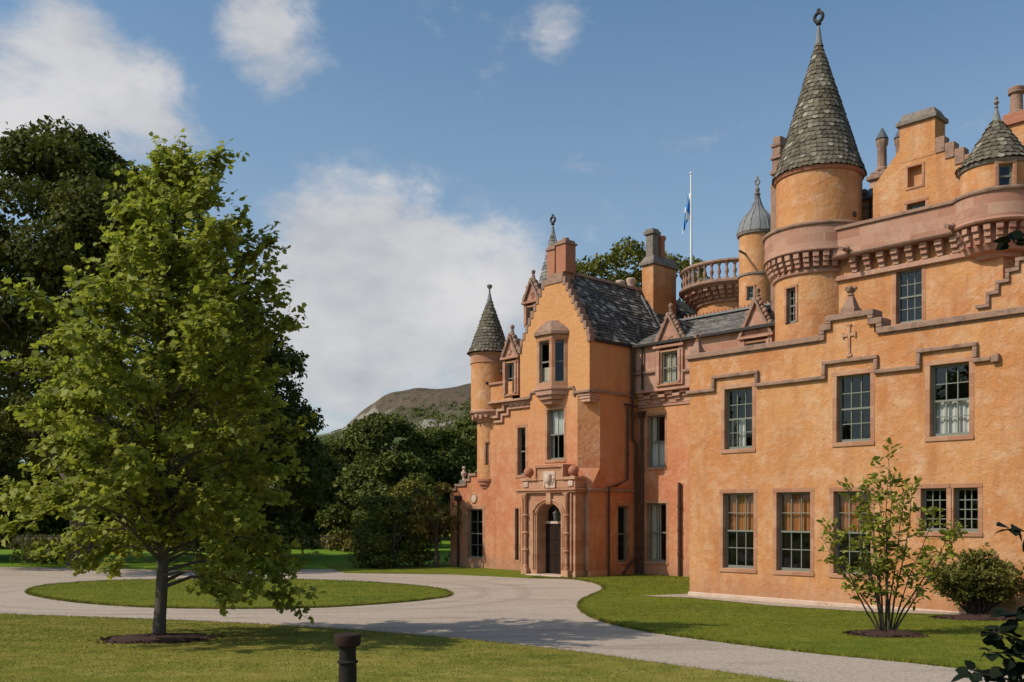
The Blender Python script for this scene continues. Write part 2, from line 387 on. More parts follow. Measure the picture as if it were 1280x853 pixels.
def npmesh(name, V, faces, nper, material, parent=None, smooth=False):
    """V (n,3) array, faces (m,nper) int array"""
    me = bpy.data.meshes.new(name)
    me.vertices.add(len(V)); me.vertices.foreach_set('co', np.ascontiguousarray(V, np.float32).ravel())
    nf = len(faces); me.loops.add(nf * nper); me.polygons.add(nf)
    me.loops.foreach_set('vertex_index', np.ascontiguousarray(faces, np.int32).ravel())
    me.polygons.foreach_set('loop_start', np.arange(0, nf * nper, nper, dtype=np.int32))
    try: me.polygons.foreach_set('loop_total', np.full(nf, nper, np.int32))
    except Exception: pass
    me.materials.append(material); me.update(calc_edges=True); me.validate()
    if smooth: me.polygons.foreach_set('use_smooth', [True] * nf)
    o = bpy.data.objects.new(name, me); col.objects.link(o); o.parent = parent; return o

def smooth_closed(pts, n=6, closed=True):
    out = []; N = len(pts)
    for i in range(N if closed else N - 1):
        p0, p1, p2, p3 = [Vector(pts[(i + k) % N]) if closed else Vector(pts[min(max(i + k, 0), N - 1)]) for k in (-1, 0, 1, 2)]
        for j in range(n):
            t = j / n
            out.append(tuple(.5 * ((2 * p1) + (p2 - p0) * t + (2 * p0 - 5 * p1 + 4 * p2 - p3) * t * t + (3 * p1 - p0 - 3 * p2 + p3) * t ** 3)))
    if not closed: out.append(tuple(pts[-1]))
    return out

def sheet(name, pts, dz, material, skirt=0.0, kind='structure'):
    bm = bmesh.new(); vs = [bm.verts.new((x, y, 0)) for x, y in pts]
    es = [bm.edges.new((vs[i], vs[(i + 1) % len(vs)])) for i in range(len(vs))]
    bmesh.ops.triangle_fill(bm, edges=es, use_beauty=True)
    for b in GZB:
        bmesh.ops.bisect_plane(bm, geom=bm.verts[:] + bm.edges[:] + bm.faces[:], dist=1e-5, plane_co=(0, b, 0), plane_no=(0, 1, 0))
    for f in bm.faces:
        if f.normal.z < 0: f.normal_flip()
    if skirt:
        be = [e for e in bm.edges if e.is_boundary]
        r = bmesh.ops.extrude_edge_only(bm, edges=be)
        low = {v for v in r['geom'] if isinstance(v, bmesh.types.BMVert)}
    else: low = set()
    for v in bm.verts: v.co.z = gzl(v.co.y) + dz - (skirt if v in low else 0)
    me = bpy.data.meshes.new(name); bm.to_mesh(me); bm.free(); me.materials.append(material)
    o = bpy.data.objects.new(name, me); col.objects.link(o); tag(o, kind=kind); return o

big = 4000
sheet('ground', [(-big, -60), (big, -60), (big, big), (-big, big)], 0, M['grassfar'])
# gravel drive: one sheet below the turf, which is cut round it
drive = [gp(-420, 706), gp(0, 709), gp(120, 711), gp(250, 714), gp(340, 715), gp(375, 712.2), gp(432, 711.6), gp(470, 716.5), gp(560, 717), gp(660, 720), (4, 39), (7, 36), (16, 30), (30, 14), (32, 2), (-4, 2), (-14, 8), (-40, 18)]
sheet('gravel_drive', drive, .012, M['gravel'])
near = [gp(*p) for p in [(-500, 748), (-200, 761), (0, 770), (150, 775.5), (300, 782), (430, 790), (560, 801), (700, 816), (830, 834.5), (960, 853), (1100, 878)]]
near = smooth_closed(near, 5, False) + [(7, 5), (6, -20), (-40, -20), (-50, 10)]
sheet('near_lawn', near, .05, M['grassdry'], .08)
island = smooth_closed([gp(*p) for p in [(35, 742), (60, 733), (140, 727.5), (260, 725.5), (380, 726.5), (470, 730), (540, 736.5), (563, 743.5), (545, 749), (480, 755.5), (380, 761), (270, 762), (160, 759), (80, 752)]], 5)
sheet('island_lawn', island, .05, M['grass'], .08)
rl = smooth_closed([gp(*p) for p in [(664, 723.5), (712, 724.5), (745, 730), (756, 737.5), (742, 745), (727, 753), (727, 763), (748, 776), (800, 789), (880, 801), (1000, 816), (1120, 828), (1220, 839), (1420, 862)]], 5, False)
rl += [(20, 12), (22, 26), (12, 34), (6, 40), (2, 40)]
sheet('castle_lawn', rl, .05, M['grass'], .08)
fl = [gp(*p) for p in [(430, 717), (470, 717.5), (560, 718.5), (640, 722.5), (663, 723.6)]] + [(1.5, 40), (-3, 47), (-9, 46)]
sheet('castle_verge', fl, .05, M['grass'], .08)
sheet('gravel_strip', [gp(800, 747.5), gp(862, 749.5), gp(1100, 768.5), (16, 19.5), (17, 22), (6, 30)], .06, M['gravel'])

# mown blades standing on the nearer turf
def inside(poly, X, Y):
    r = np.zeros(len(X), bool); n = len(poly)
    for i in range(n):
        (x0, y0), (x1, y1) = poly[i], poly[(i + 1) % n]; c = (y0 > Y) != (y1 > Y); r ^= c & (X < (x1 - x0) * (Y - y0) / ((y1 - y0) or 1e-9) + x0)
    return r
def blades(name, poly, n, x0, x1, y0, y1, h, m, lab, seed):
    g_ = np.random.default_rng(seed); Y = y0 + (y1 - y0) * g_.random(n) ** 1.3; X = g_.uniform(x0, x1, n); k = inside(poly, X, Y) & (np.abs(X) < Y * .85 + 2); X, Y = X[k], Y[k]; n = len(X)
    e = []                                    # longer tufts that hang over the cut edge
    for (xa, ya), (xb, yb) in zip(poly, poly[1:] + poly[:1]):
        if min(ya, yb) < 9 or max(ya, yb) > 42: continue
        m_ = int(math.hypot(xb - xa, yb - ya) * 260); q = g_.random(m_); e.append(np.stack([xa + (xb - xa) * q + g_.normal(0, .035, m_), ya + (yb - ya) * q + g_.normal(0, .035, m_)], 1))
    ne = 0
    if e: e = np.concatenate(e); ne = len(e); X = np.concatenate([X, e[:, 0]]); Y = np.concatenate([Y, e[:, 1]]); n = len(X)
    Z = np.array([gzl(v) for v in Y]) + .045; Z[n - ne:] -= .03; a = g_.uniform(0, 2 * np.pi, n); hh = h * g_.uniform(.5, 1.3, n); hh[n - ne:] *= 2.6; wd = g_.uniform(.004, .008, n) * Y / 12
    lean = g_.normal(0, .45, (n, 2)) * hh[:, None]; dx, dy = np.cos(a) * wd, np.sin(a) * wd
    V = np.stack([np.stack([X - dx, Y - dy, Z], 1), np.stack([X + dx, Y + dy, Z], 1), np.stack([X + lean[:, 0], Y + lean[:, 1], Z + hh], 1)], 1).reshape(-1, 3)
    tag(npmesh(name, V, np.arange(3 * n).reshape(-1, 3), 3, m), lab, 'grass', kind='stuff')
def m_blade(A, B, C):
    def f(t):
        p = POS(t); r = ISL(t)
        n1_ = t.noise(t.mapping(p, scale=(.5, 1.4, 1)), 1.15, 6, .7, .9); n2_ = t.noise(p, 4.5, 4, .6)
        c = t.mix(t.ramp(n2_, [(.40, g(0)), (.64, g(.7))]), A, C); c = t.mix(t.ramp(n1_, [(.45, g(0)), (.60, g(.9))]), c, B)
        c = t.mix(t.math('MULTIPLY', r, .6), c, t.mix(.5, c, (.03, .035, .006)))
        b = bsdf(t, c, .7, spec=.1); tr = t.node('ShaderNodeBsdfTranslucent', {'Color': c}).outputs[0]
        return t.node('ShaderNodeMixShader', {0: .3, 1: b, 2: tr}).outputs[0]
    return f
M['blade'] = mat('lawn_blade', m_blade((.12, .15, .018), (.46, .32, .085), (.23, .215, .034)))
M['blade2'] = mat('green_blade', m_blade((.12, .142, .016), (.30, .265, .048), (.18, .19, .026)))
blades('lawn_grass', near, 420000, -21, 13, 9, 24, .022, M['blade'], 'short sunburnt mown grass on the near lawn', 1)
blades('lawn_grass', rl, 190000, 0, 20, 10, 40, .025, M['blade2'], 'short green mown grass on the lawn before the castle', 2)
blades('lawn_grass', island, 90000, -18, 2, 20, 46, .028, M['blade2'], 'short green mown grass on the oval island in the drive', 3)

# ------------------------------------------------------------------ castle: local axes u (along the front, to the right), v (into the building), z
CO = (5.40, 29.2, 0); CRZ = math.atan2(-.7311, .6823)
castle = empty('castle', CO, CRZ)
tag(castle, 'orange harled Scottish baronial castle with pink stone trim, round turrets and crow-stepped gables', 'castle')

def part(mb, name, m, parent=castle, **kw): return mb.build(name, m, parent, **kw)

# ---- windows
HOLES = {}
def window(u, v, z, wd, ht, rz=0, cols=3, rows=4, mw=.125, curtain=None, proud=.008, depth=.19, sill=True, splay=0, meet=True, fw=.055):
    """sash window: centre of its sill line at (u,v,z); faces -v turned by rz"""
    s = MB(); a = wd / 2
    s.box(-a - mw, -a, -proud, depth, 0, ht); s.box(a, a + mw, -proud, depth, 0, ht); s.box(-a - mw, a + mw, -proud - .004, depth, ht, ht + mw)
    if sill: s.box(-a - mw, a + mw, -proud - .025, depth + .05, -mw * .95, 0)
    o = s.build('window', M['trim'], castle, bevel=.012, loc=(u, v, z), rz=rz)
    f = MB(); y0, y1 = depth - .035, depth + .035
    f.box(-a, -a + fw, y0, y1, 0, ht); f.box(a - fw, a, y0, y1, 0, ht); f.box(-a + fw, a - fw, y0, y1, 0, fw * 1.5); f.box(-a + fw, a - fw, y0, y1, ht - fw, ht)
    if meet: f.box(-a + fw, a - fw, y0 - .015, y1 - .004, ht / 2 - .025, ht / 2 + .025)
    t = .012
    for i in range(1, cols):
        x = -a + fw + (wd - 2 * fw) * i / cols; f.box(x - t, x + t, y0 + .012, y1 - .012, fw * 1.5, ht - fw)
    for j in range(1, rows):
        if meet and abs(j - rows / 2) < .01: continue
        zz = fw * 1.5 + (ht - 2.5 * fw) * j / rows; f.box(-a + fw, a - fw, y0 + .015, y1 - .015, zz - t, zz + t)
    f.build('frame', M['frame'], o)
    gls = MB()
    for i in range(cols):
        for j in range(rows):
            xa, xb = -a + .01 + (wd - .02) * i / cols, -a + .01 + (wd - .02) * (i + 1) / cols; za, zb = .01 + (ht - .02) * j / rows, .01 + (ht - .02) * (j + 1) / rows; e_ = lambda: depth + random.uniform(-.006, .006)
            d0, dx_, dz_ = random.uniform(-.003, .003), random.uniform(-.006, .006), random.uniform(-.006, .006)
            gls.add([(xa, depth + d0, za), (xb, depth + d0 + dx_, za), (xb, depth + d0 + dx_ + dz_, zb), (xa, depth + d0 + dz_, zb)], [(0, 1, 2, 3)])
    gls.build('pane', M['glass'], o, smooth=False)
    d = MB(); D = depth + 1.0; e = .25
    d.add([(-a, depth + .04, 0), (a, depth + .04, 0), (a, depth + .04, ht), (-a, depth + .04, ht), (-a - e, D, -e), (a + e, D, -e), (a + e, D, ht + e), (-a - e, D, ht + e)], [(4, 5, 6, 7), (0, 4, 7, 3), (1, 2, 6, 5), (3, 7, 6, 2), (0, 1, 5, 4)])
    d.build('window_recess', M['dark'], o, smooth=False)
    for cm, x0, x1, z0, z1 in (curtain or []):
        c = MB(); n = max(int((x1 - x0) * wd / .02), 8); vs = []
        for i in range(n + 1):
            x = -a + wd * (x0 + (x1 - x0) * i / n); yy = depth + .10 + .022 * math.sin(i * 1.05 + x0 * 9) + .012 * math.sin(i * .37)
            vs += [(x, yy, ht * z0 + (.02 * math.sin(i * .9) if z0 > .2 else 0)), (x, yy, ht * z1)]
        c.add(vs, [(2 * i, 2 * i + 2, 2 * i + 3, 2 * i + 1) for i in range(n)]); c.build('curtain', M[cm], o)
    return o
def hole(c, wd, z, ht, mw=.125): return (c - wd / 2 - mw * .5, c + wd / 2 + mw * .5, z - mw * .4, z + ht + mw * .5)

# ---- front block (nearest range)
up = [(1.73, 4.43), (5.285, 4.45), (7.78, 4.46)]; lo = [1.725, 3.515, 5.245]
hs = [hole(c, .94, z, 1.77) for c, z in up] + [hole(c, 1.04, .95, 2.19) for c in lo] + [(6.98, 8.56, 2.02, 3.26)]
b = MB(); b.wall((0, 0), (13, 0), .16, 7.25, hs); b.prism([(4.45, 7.25), (5.86, 7.25), (5.86, 7.78), (4.62, 7.78), (4.62, 7.55), (4.45, 7.55)], 0, .4)
b.wall((0, 6.9), (0, 0), -.2, 7.25); b.wall((13, 0), (13, 9), -.2, 7.25); b.wall((13, .4), (0, .4), 6.8, 7.25)
fb = part(b, 'front_block', M['harl'])
part(MB().box(0, 13, .4, 6.9, 6.7, 6.8), 'flat_roof', M['leadd'], fb)
c = MB(); c.band([(-.02, 7.30), (4.41, 7.30), (4.41, 7.56), (4.6, 7.56), (4.6, 7.79), (5.79, 7.79), (5.79, 7.54), (6.02, 7.54), (6.02, 7.28), (13, 7.28)], .16, -.09, .46)
c.box(-.06, 4.3, -.03, .42, 7.17, 7.218); c.box(6.12, 13, -.03, .42, 7.15, 7.198)
part(c, 'coping', M['cope'], fb, bevel=.02)
c = MB(); c.band([(-.02, 6.22), (.9, 6.22), (.9, 6.59), (2.38, 6.59), (2.38, 6.22), (4.47, 6.22), (4.47, 6.61), (5.93, 6.61), (5.93, 6.22), (7.04, 6.22), (7.04, 6.62), (8.41, 6.62), (8.41, 6.23), (8.72, 6.23)], .11, -.10, .02)
c.box(8.79, 8.97, -.13, .02, 6.13, 6.33)
part(c, 'hood_mould', M['cope'], fb, bevel=.025)
part(MB().box(-.03, 13.03, -.05, .03, -.25, .175), 'plinth', M['panel'], fb, bevel=.02)
c = MB(); X = 5.18
for q in [(-.035, .035, 6.78, 7.52), (-.15, -.036, 7.24, 7.32), (.036, .15, 7.24, 7.32)]: c.box(X + q[0], X + q[1], -.04, .02, q[2], q[3])
for q in [(-.19, -.151, 7.20, 7.36), (.151, .19, 7.20, 7.36), (-.07, .07, 7.521, 7.56), (-.075, .075, 6.70, 6.779)]: c.box(X + q[0], X + q[1], -.045, .02, q[2], q[3])
part(c, 'stone_cross', M['trim'], fb, bevel=.008)
def stone_finial(u, v, z, s, parent, m='cope'):
    q = MB(); q.plan([(u - .2 * s, v - .2 * s), (u + .2 * s, v - .2 * s), (u + .2 * s, v + .2 * s), (u - .2 * s, v + .2 * s)], z, z + .14 * s)
    q.plan([(u - .17 * s, v - .17 * s), (u + .17 * s, v - .17 * s), (u + .17 * s, v + .17 * s), (u - .17 * s, v + .17 * s)], z + .141 * s, z + .46 * s, [(u - .07 * s, v - .07 * s), (u + .07 * s, v - .07 * s), (u + .07 * s, v + .07 * s), (u - .07 * s, v + .07 * s)])
    q.lathe((u, v), [(.06 * s, z + .461 * s), (.10 * s, z + .5 * s), (.05 * s, z + .54 * s), (.12 * s, z + .60 * s), (.13 * s, z + .66 * s), (.06 * s, z + .70 * s)], 8)
    for k in range(4):
        a = k * math.pi / 2 + .4; q.ball((u + .11 * s * math.cos(a), v + .11 * s * math.sin(a), z + .68 * s), .055 * s, 1, 8, 5)
    return part(q, 'stone_finial', M[m], parent, bevel=.008)
stone_finial(.16, .2, 7.385, .85, fb); stone_finial(5.12, .2, 7.875, 1.0, fb)
window(*[up[0][0], 0, up[0][1]], .94, 1.77, curtain=[('net', .34, .56, .02, .5), ('beige', .0, .12, 0, .5)])
window(*[up[1][0], 0, up[1][1]], .94, 1.77)
window(*[up[2][0], 0, up[2][1]], .94, 1.77, curtain=[('net', .04, .96, .02, .5)])
for k, cu in enumerate(lo): window(cu, 0, .95, 1.04, 2.19, curtain=[('drape', 0, 1, .50 + .01 * k, 1.0)])
# paired window: two openings and a mullion
window(7.395, 0, 2.11, .63, 1.07, mw=.12, cols=3, rows=4, meet=False); window(8.17, 0, 2.11, .57, 1.07, mw=.12, cols=3, rows=4, meet=False)
q = MB(); q.box(6.93, 6.955, -.015, .05, 1.93, 3.36)
part(MB().box(7.832, 7.763, -.03, .14, 2.113, 3.177), 'mullion', M['trim'], fb)

# stepped wall rising against the main tower
st = [(7.5, 7.9), (7.5, 8.02), (7.76, 8.02), (7.76, 8.33), (8.0, 8.33), (8.0, 8.59), (8.25, 8.59), (8.25, 8.84), (8.49, 8.84), (8.49, 9.08), (8.75, 9.08), (8.75, 9.33), (9.0, 9.33), (9.0, 9.58), (9.5, 9.58)]
b = MB(); b.prism([(9.5, 6.75), (9.5, 9.55)] + [(x, z) for x, z in reversed(st[:-1])] + [(7.5, 6.75)], 2.5, 4.4); b.box(9.5, 13, 2.5, 9, 6.75, 9.55)
sw = part(b, 'stepped_wall', M['harl'])
part(MB().band(st[1:], .10, 2.42, 2.9), 'coping', M['cope'], sw, bevel=.015)

# ---- main tower
b = MB(); b.wall((1.3, 4.5), (7.4, 4.5), 6.75, 10.6, [hole(3.42, .78, 8.28, 1.6, .14)][:1] if False else [(4.72 - 1.3 - .46, 4.72 - 1.3 + .46, 8.22, 9.95)])
b.wall((7.4, 4.5), (7.4, 11), 6.75, 11.4); b.wall((1.3, 11), (1.3, 4.5), 6.75, 11.4); b.wall((7.4, 11), (1.3, 11), 0, 11.4); b.box(1.35, 7.35, 4.55, 10.9, 10.7, 10.75)
mt = part(b, 'main_tower', M['harl'])
window(4.72, 4.5, 8.28, .78, 1.6, cols=3, rows=4, mw=.12)
par = MB(); par.box(2.2, 7.6, 4.14, 4.45, 10.62, 11.42); par.box(7.41, 7.75, 4.451, 11, 10.62, 11.42)
part(par, 'parapet', M['stone'], mt, bevel=.015)
par = MB(); par.box(2.2, 7.6, 4.07, 4.52, 11.42, 11.53); par.box(7.37, 7.82, 4.521, 11, 11.42, 11.53)
part(par, 'coping', M['cope'], mt, bevel=.02)
cb = MB(); cb.box(2.4, 7.4, 4.38, 4.52, 9.9, 10.06); cb.box(2.4, 7.4, 4.10, 4.4, 10.54, 10.615)
u = 2.95
while u < 6.4:
    cb.box(u, u + .22, 4.20, 4.5, 10.36, 10.538); cb.box(u + .01, u + .21, 4.28, 4.5, 10.2, 10.358); cb.box(u + .02, u + .2, 4.36, 4.5, 10.062, 10.198); u += .44
for v_ in np.arange(5.6, 10.8, .46): cb.box(7.4, 7.62, v_, v_ + .22, 10.36, 10.6); cb.box(7.4, 7.5, v_ + .01, v_ + .21, 10.15, 10.358)
part(cb, 'corbelling', M['stone'], mt, bevel=.02)
rp = MB()
rp.tube([(2.5, 4.09, 10.60), (6.2, 4.09, 10.60)], .045, 8)
for i in range(60): rp.tube([(2.5 + i * .062, 4.08, 10.555), (2.53 + i * .062, 4.045, 10.60), (2.56 + i * .062, 4.08, 10.645)], .018, 5)
part(rp, 'rope_moulding', M['cope'], mt)
for uu in (2.98, 6.18):
    sp = MB(); sp.tube([(uu, 4.3, 10.74), (uu, 3.95, 10.72), (uu, 3.72, 10.70), (uu, 3.66, 10.69)], [.075, .06, .055, .075], 10); sp.ball((uu, 4.02, 10.75), .1, 1)
    part(sp, 'water_spout', M['cope'], mt)

# ---- slates
def slates(mb, org, du, up, W, H, cw=.24, ch=.19, clip=None, lift=.03):
    org, du, up = Vector(org), Vector(du).normalized(), Vector(up).normalized(); nn = du.cross(up).normalized()
    if nn.z < 0: nn = -nn
    rows = int(H / ch)
    for j in range(rows):
        off = (j % 2) * .5 * cw + random.uniform(-.03, .03); x = -off
        while x < W:
            w_ = cw * random.uniform(.75, 1.25); x0, x1 = max(x, 0), min(x + w_ - .012, W); x += w_
            if x1 - x0 < .04: continue
            if clip and not clip((x0 + x1) / 2, (j + .5) * ch): continue
            b0 = j * ch + random.uniform(-.025, .02); l = lift * random.uniform(.7, 1.4); h2 = ch * 1.25
            p = [org + du * x0 + up * b0 + nn * l, org + du * x1 + up * (b0 + random.uniform(-.012, .012)) + nn * l * random.uniform(.8, 1.2), org + du * x1 + up * (b0 + h2) + nn * .004, org + du * x0 + up * (b0 + h2) + nn * .004,
                 org + du * x0 + up * b0 - nn * .01, org + du * x1 + up * b0 - nn * .01]
            mb.add(p, [(0, 1, 2, 3), (4, 5, 1, 0)])
def slate_cone(mb, c, r0, z0, r1, z1, ch=.19, cw=.21, flare=.0, seg=None):
    H = math.hypot(r0 - r1, z1 - z0); rows = int(H / ch)
    for j in range(rows):
        f0, f1 = j / rows, (j + 1.28) / rows
        def rr(f): return r0 + (r1 - r0) * f + flare * max(0, 1 - f * 5) ** 2
        n = max(int(2 * math.pi * rr(f0) / cw), 7); ph = random.random() * 6
        for k in range(n):
            a0 = ph + 2 * math.pi * (k + .02) / n; a1 = ph + 2 * math.pi * (k + .98) / n; e = random.uniform(.012, .035); ds = random.uniform(-.02, .02)
            zb = z0 + (z1 - z0) * f0 + ds; zt = z0 + (z1 - z0) * f1
            am = (a0 + a1) / 2
            R0, R1 = rr(f0) + e, rr(f1) + .002
            mb.add([(c[0] + R0 * math.cos(a0), c[1] + R0 * math.sin(a0), zb + .03), (c[0] + R0 * 1.0 * math.cos(am), c[1] + R0 * math.sin(am), zb), (c[0] + R0 * math.cos(a1), c[1] + R0 * math.sin(a1), zb + .03),
                    (c[0] + R1 * math.cos(a1), c[1] + R1 * math.sin(a1), zt), (c[0] + R1 * math.cos(a0), c[1] + R1 * math.sin(a0), zt),
                    (c[0] + (R0 - .035) * math.cos(a0), c[1] + (R0 - .035) * math.sin(a0), zb + .03), (c[0] + (R0 - .035) * math.cos(a1), c[1] + (R0 - .035) * math.sin(a1), zb + .03)],
                   [(0, 1, 2, 3, 4), (5, 6, 2, 1, 0)])
def cone_roof(parent, c, r0, z0, zt, tip, m='slate_cone', flare=.05, ch=.19, cw=.21):
    r1 = .085; zs = zt
    s = MB(); slate_cone(s, c, r0, z0, r1, zs, ch, cw, flare)
    o = part(s, 'cone_roof', [M[m]], parent, smooth=False)
    u = MB(); u.lathe(c, [(r0 * .6, z0 - .03), (r0 + flare - .04, z0 - .03), (r0 - .04, z0 + .05), (r1 - .02, zs)], 32); part(u, 'roof_boarding', M['under'], parent)
    l = MB(); l.lathe(c, [(r1 + .05, zs - .06), (r1 + .03, zs), (.035, tip)], 12); part(l, 'lead_cap', M['lead'], parent)
    return o
def ring_finial(parent, c, z, s=1.0, m='iron'):
    q = MB(); q.lathe(c, [(.04 * s, z - .05), (.085 * s, z), (.05 * s, z + .05 * s)], 10); q.torus((c[0], c[1], z + .20 * s), .13 * s, .05 * s); q.ball((c[0], c[1], z + .38 * s), .06 * s, 1.3, 8, 6)
    return part(q, 'finial', M[m], parent)

# camera seen from the castle axes
camu, camv = 17.67, -23.87
def facing(c, deg): return math.atan2(camv - c[1], camu - c[0]) + R(deg)
def drum(mb, c, r, z0, z1, holes=(), seg=56):
    """round wall; holes = (angle, width, z0, z1)"""
    hh = [(a % (2 * math.pi), math.asin(wd / 2 / r), za, zb) for a, wd, za, zb in holes]
    an = sorted({round(2 * math.pi * k / seg, 5) for k in range(seg)} | {round((a + s * h) % (2 * math.pi), 5) for a, h, _, _ in hh for s in (-1, 1)})
    zs = sorted({z0, z1, *[h[2] for h in hh], *[h[3] for h in hh]}); n = len(an); vs = [(c[0] + r * math.cos(a), c[1] + r * math.sin(a), z) for z in zs for a in an]; fs = []
    for j in range(len(zs) - 1):
        for i in range(n):
            a0, a1 = an[i], an[(i + 1) % n] + (2 * math.pi if i == n - 1 else 0); am = ((a0 + a1) / 2) % (2 * math.pi); zm = (zs[j] + zs[j + 1]) / 2
            if any(abs((am - a + math.pi) % (2 * math.pi) - math.pi) < h and za < zm < zb for a, h, za, zb in hh): continue
            fs.append((j * n + i, j * n + (i + 1) % n, (j + 1) * n + (i + 1) % n, (j + 1) * n + i))
    mb.add(vs, fs)
def dhole(c, r, ang, z, wd, ht, mw): return (ang, wd + mw, z - mw * .4, z + ht + mw * .5)
def drum_window(c, r, ang, z, wd, ht, **kw):       # ang: direction the window faces, in castle axes
    return window(c[0] + (r + .0) * math.cos(ang), c[1] + (r + .0) * math.sin(ang), z, wd, ht, rz=ang + math.pi / 2, **kw)

# ---- tall round turret on the tower corner
tcn = (1.32, 5.3)
b = MB(); drum(b, tcn, 1.40, 6.75, 10.35, [dhole(tcn, 1.4, facing(tcn, -38), 8.72, .36, 1.12, .09)], 64); b.lathe(tcn, [(1.365, 10.5), (1.365, 13.62)], 64, False)
tt = part(b, 'round_turret', M['harl'])
cb = MB(); cb.lathe(tcn, [(1.40, 10.2), (1.47, 10.22), (1.49, 10.3), (1.43, 10.36), (1.42, 10.5), (1.46, 10.84)], 64, False)
for k in range(34):
    a = 2 * math.pi * k / 34
    for r0_, z0_, z1_, hw in ((1.60, 10.38, 10.52, .085), (1.66, 10.522, 10.66, .09), (1.715, 10.662, 10.83, .095)):
        ca, sa = math.cos(a), math.sin(a); pts = [(1.38, -hw), (r0_, -hw), (r0_, hw), (1.38, hw)]
        cb.plan([(tcn[0] + x * ca - y * sa, tcn[1] + x * sa + y * ca) for x, y in pts], z0_, z1_)
part(cb, 'corbelling', M['stone'], tt, bevel=.012)
b = MB(); b.lathe(tcn, [(1.5, 10.84), (1.74, 10.84), (1.78, 10.87), (1.78, 10.93), (1.74, 10.95), (1.74, 11.66), (1.5, 11.66), (1.5, 10.84)], 64, False); part(b, 'parapet', M['stone'], tt)
b = MB(); b.lathe(tcn, [(1.45, 11.66), (1.79, 11.66), (1.81, 11.70), (1.79, 11.76), (1.45, 11.76), (1.45, 11.66)], 64, False); part(b, 'coping', M['cope'], tt)
b = MB(); b.lathe(tcn, [(1.36, 13.50), (1.42, 13.53), (1.44, 13.6), (1.46, 13.63), (1.30, 13.63)], 64, False); part(b, 'eaves_moulding', M['redbrick'], tt)
cone_roof(tt, tcn, 1.44, 13.64, 18.15, 18.75, ch=.155, cw=.17)
ring_finial(tt, tcn, 18.78, 1.15)
drum_window(tcn, 1.385, facing(tcn, -38), 8.72, .36, 1.12, cols=2, rows=4, mw=.09, proud=.02, depth=.16, sill=False)
b = MB(); a = facing(tcn, 52); px_, py_ = tcn[0] + 1.36 * math.cos(a), tcn[1] + 1.36 * math.sin(a); b.box(px_ - .06, px_ + .06, py_ - .06, py_ + .06, 12.05, 12.2); part(b, 'vent_hole', M['dark'], tt)

# ---- corner bartizan at the right
bc = (7.06, 4.95)
b = MB(); drum(b, bc, .95, 11.3, 12.36, [dhole(bc, .95, facing(bc, 14), 11.56, .36, .66, .10)]); bt = part(b, 'bartizan', M['harl'])
b = MB(); b.lathe(bc, [(.25, 9.55), (.40, 9.62), (.42, 9.70), (.60, 9.74), (.64, 9.84), (.84, 9.90), (.90, 10.02), (.92, 10.05), (.92, 10.58), (1.22, 10.60), (1.26, 10.66), (1.2, 10.72), (1.2, 11.42), (1.0, 11.42)], 48, False)
for k in range(22):
    a = 2 * math.pi * k / 22; ca, sa = math.cos(a), math.sin(a)
    for r0_, z0_, z1_, hw in ((1.02, 10.06, 10.23, .08), (1.09, 10.232, 10.4, .085), (1.16, 10.402, 10.57, .09)):
        b.plan([(bc[0] + x * ca - y * sa, bc[1] + x * sa + y * ca) for x, y in [(.85, -hw), (r0_, -hw), (r0_, hw), (.85, hw)]], z0_, z1_)
part(b, 'corbelled_base', M['stone'], bt, bevel=.012)
b = MB(); b.lathe(bc, [(1.0, 11.42), (1.25, 11.42), (1.27, 11.47), (1.25, 11.53), (1.0, 11.53)], 48, False); part(b, 'coping', M['cope'], bt)
b = MB(); b.lathe(bc, [(.94, 12.26), (1.0, 12.29), (1.03, 12.37), (.9, 12.37)], 48, False); part(b, 'eaves_moulding', M['dressed'], bt)
cone_roof(bt, bc, 1.0, 12.38, 13.8, 14.12, ch=.16, cw=.19, flare=.06)
q = MB(); q.lathe(bc, [(.03, 14.1), (.06, 14.15), (.025, 14.2), (.075, 14.28), (.03, 14.36), (.05, 14.42), (.01, 14.47)], 10); part(q, 'finial', M['dressed'], bt)
drum_window(bc, .93, facing(bc, 14), 11.56, .36, .66, cols=1, rows=2, mw=.10, proud=.04, depth=.12)

# ---- cap house gable behind the parapet
GV = 5.5
b = MB(); b.wall((3.1, GV), (6.3, GV), 10.7, 12.95, [(1.08, 1.68, 11.2, 12.2), (1.14, 1.58, 12.67, 12.95)]);
for q in ([(3.1, 12.95), (4.24, 12.95), (4.24, 13.29), (3.4, 13.29)], [(4.68, 12.95), (6.3, 12.95), (5.89, 13.29), (4.68, 13.29)], [(3.4, 13.29), (5.89, 13.29), (5.1, 13.95), (3.98, 13.95)]): b.add([(x, GV, z) for x, z in q], [(0, 1, 2, 3)])
b.add([(x, v_, z) for v_ in (GV, GV + .2) for x, z in ((4.24, 12.67), (4.68, 12.67), (4.68, 13.29), (4.24, 13.29))], [(4, 5, 6, 7), (0, 4, 7, 3), (1, 2, 6, 5), (3, 7, 6, 2), (0, 1, 5, 4)])
b.wall((6.3, GV), (6.3, 10.5), 10.7, 12.95); b.wall((3.1, 10.5), (3.1, GV), 10.7, 12.95)
ch_ = part(b, 'cap_house', M['harl'])
b = MB()
for k in range(4): b.box(5.09 + k * .29, 5.38 + k * .29 - .004, GV - .04, GV + .34, 13.70 - k * .25 - .2, 13.98 - k * .25)
part(b, 'crow_steps', M['cope'], ch_, bevel=.02)
b = MB(); b.box(3.97, 5.08, GV - .012, GV + .72, 13.5, 14.62); cs = part(b, 'chimney', M['harl'])
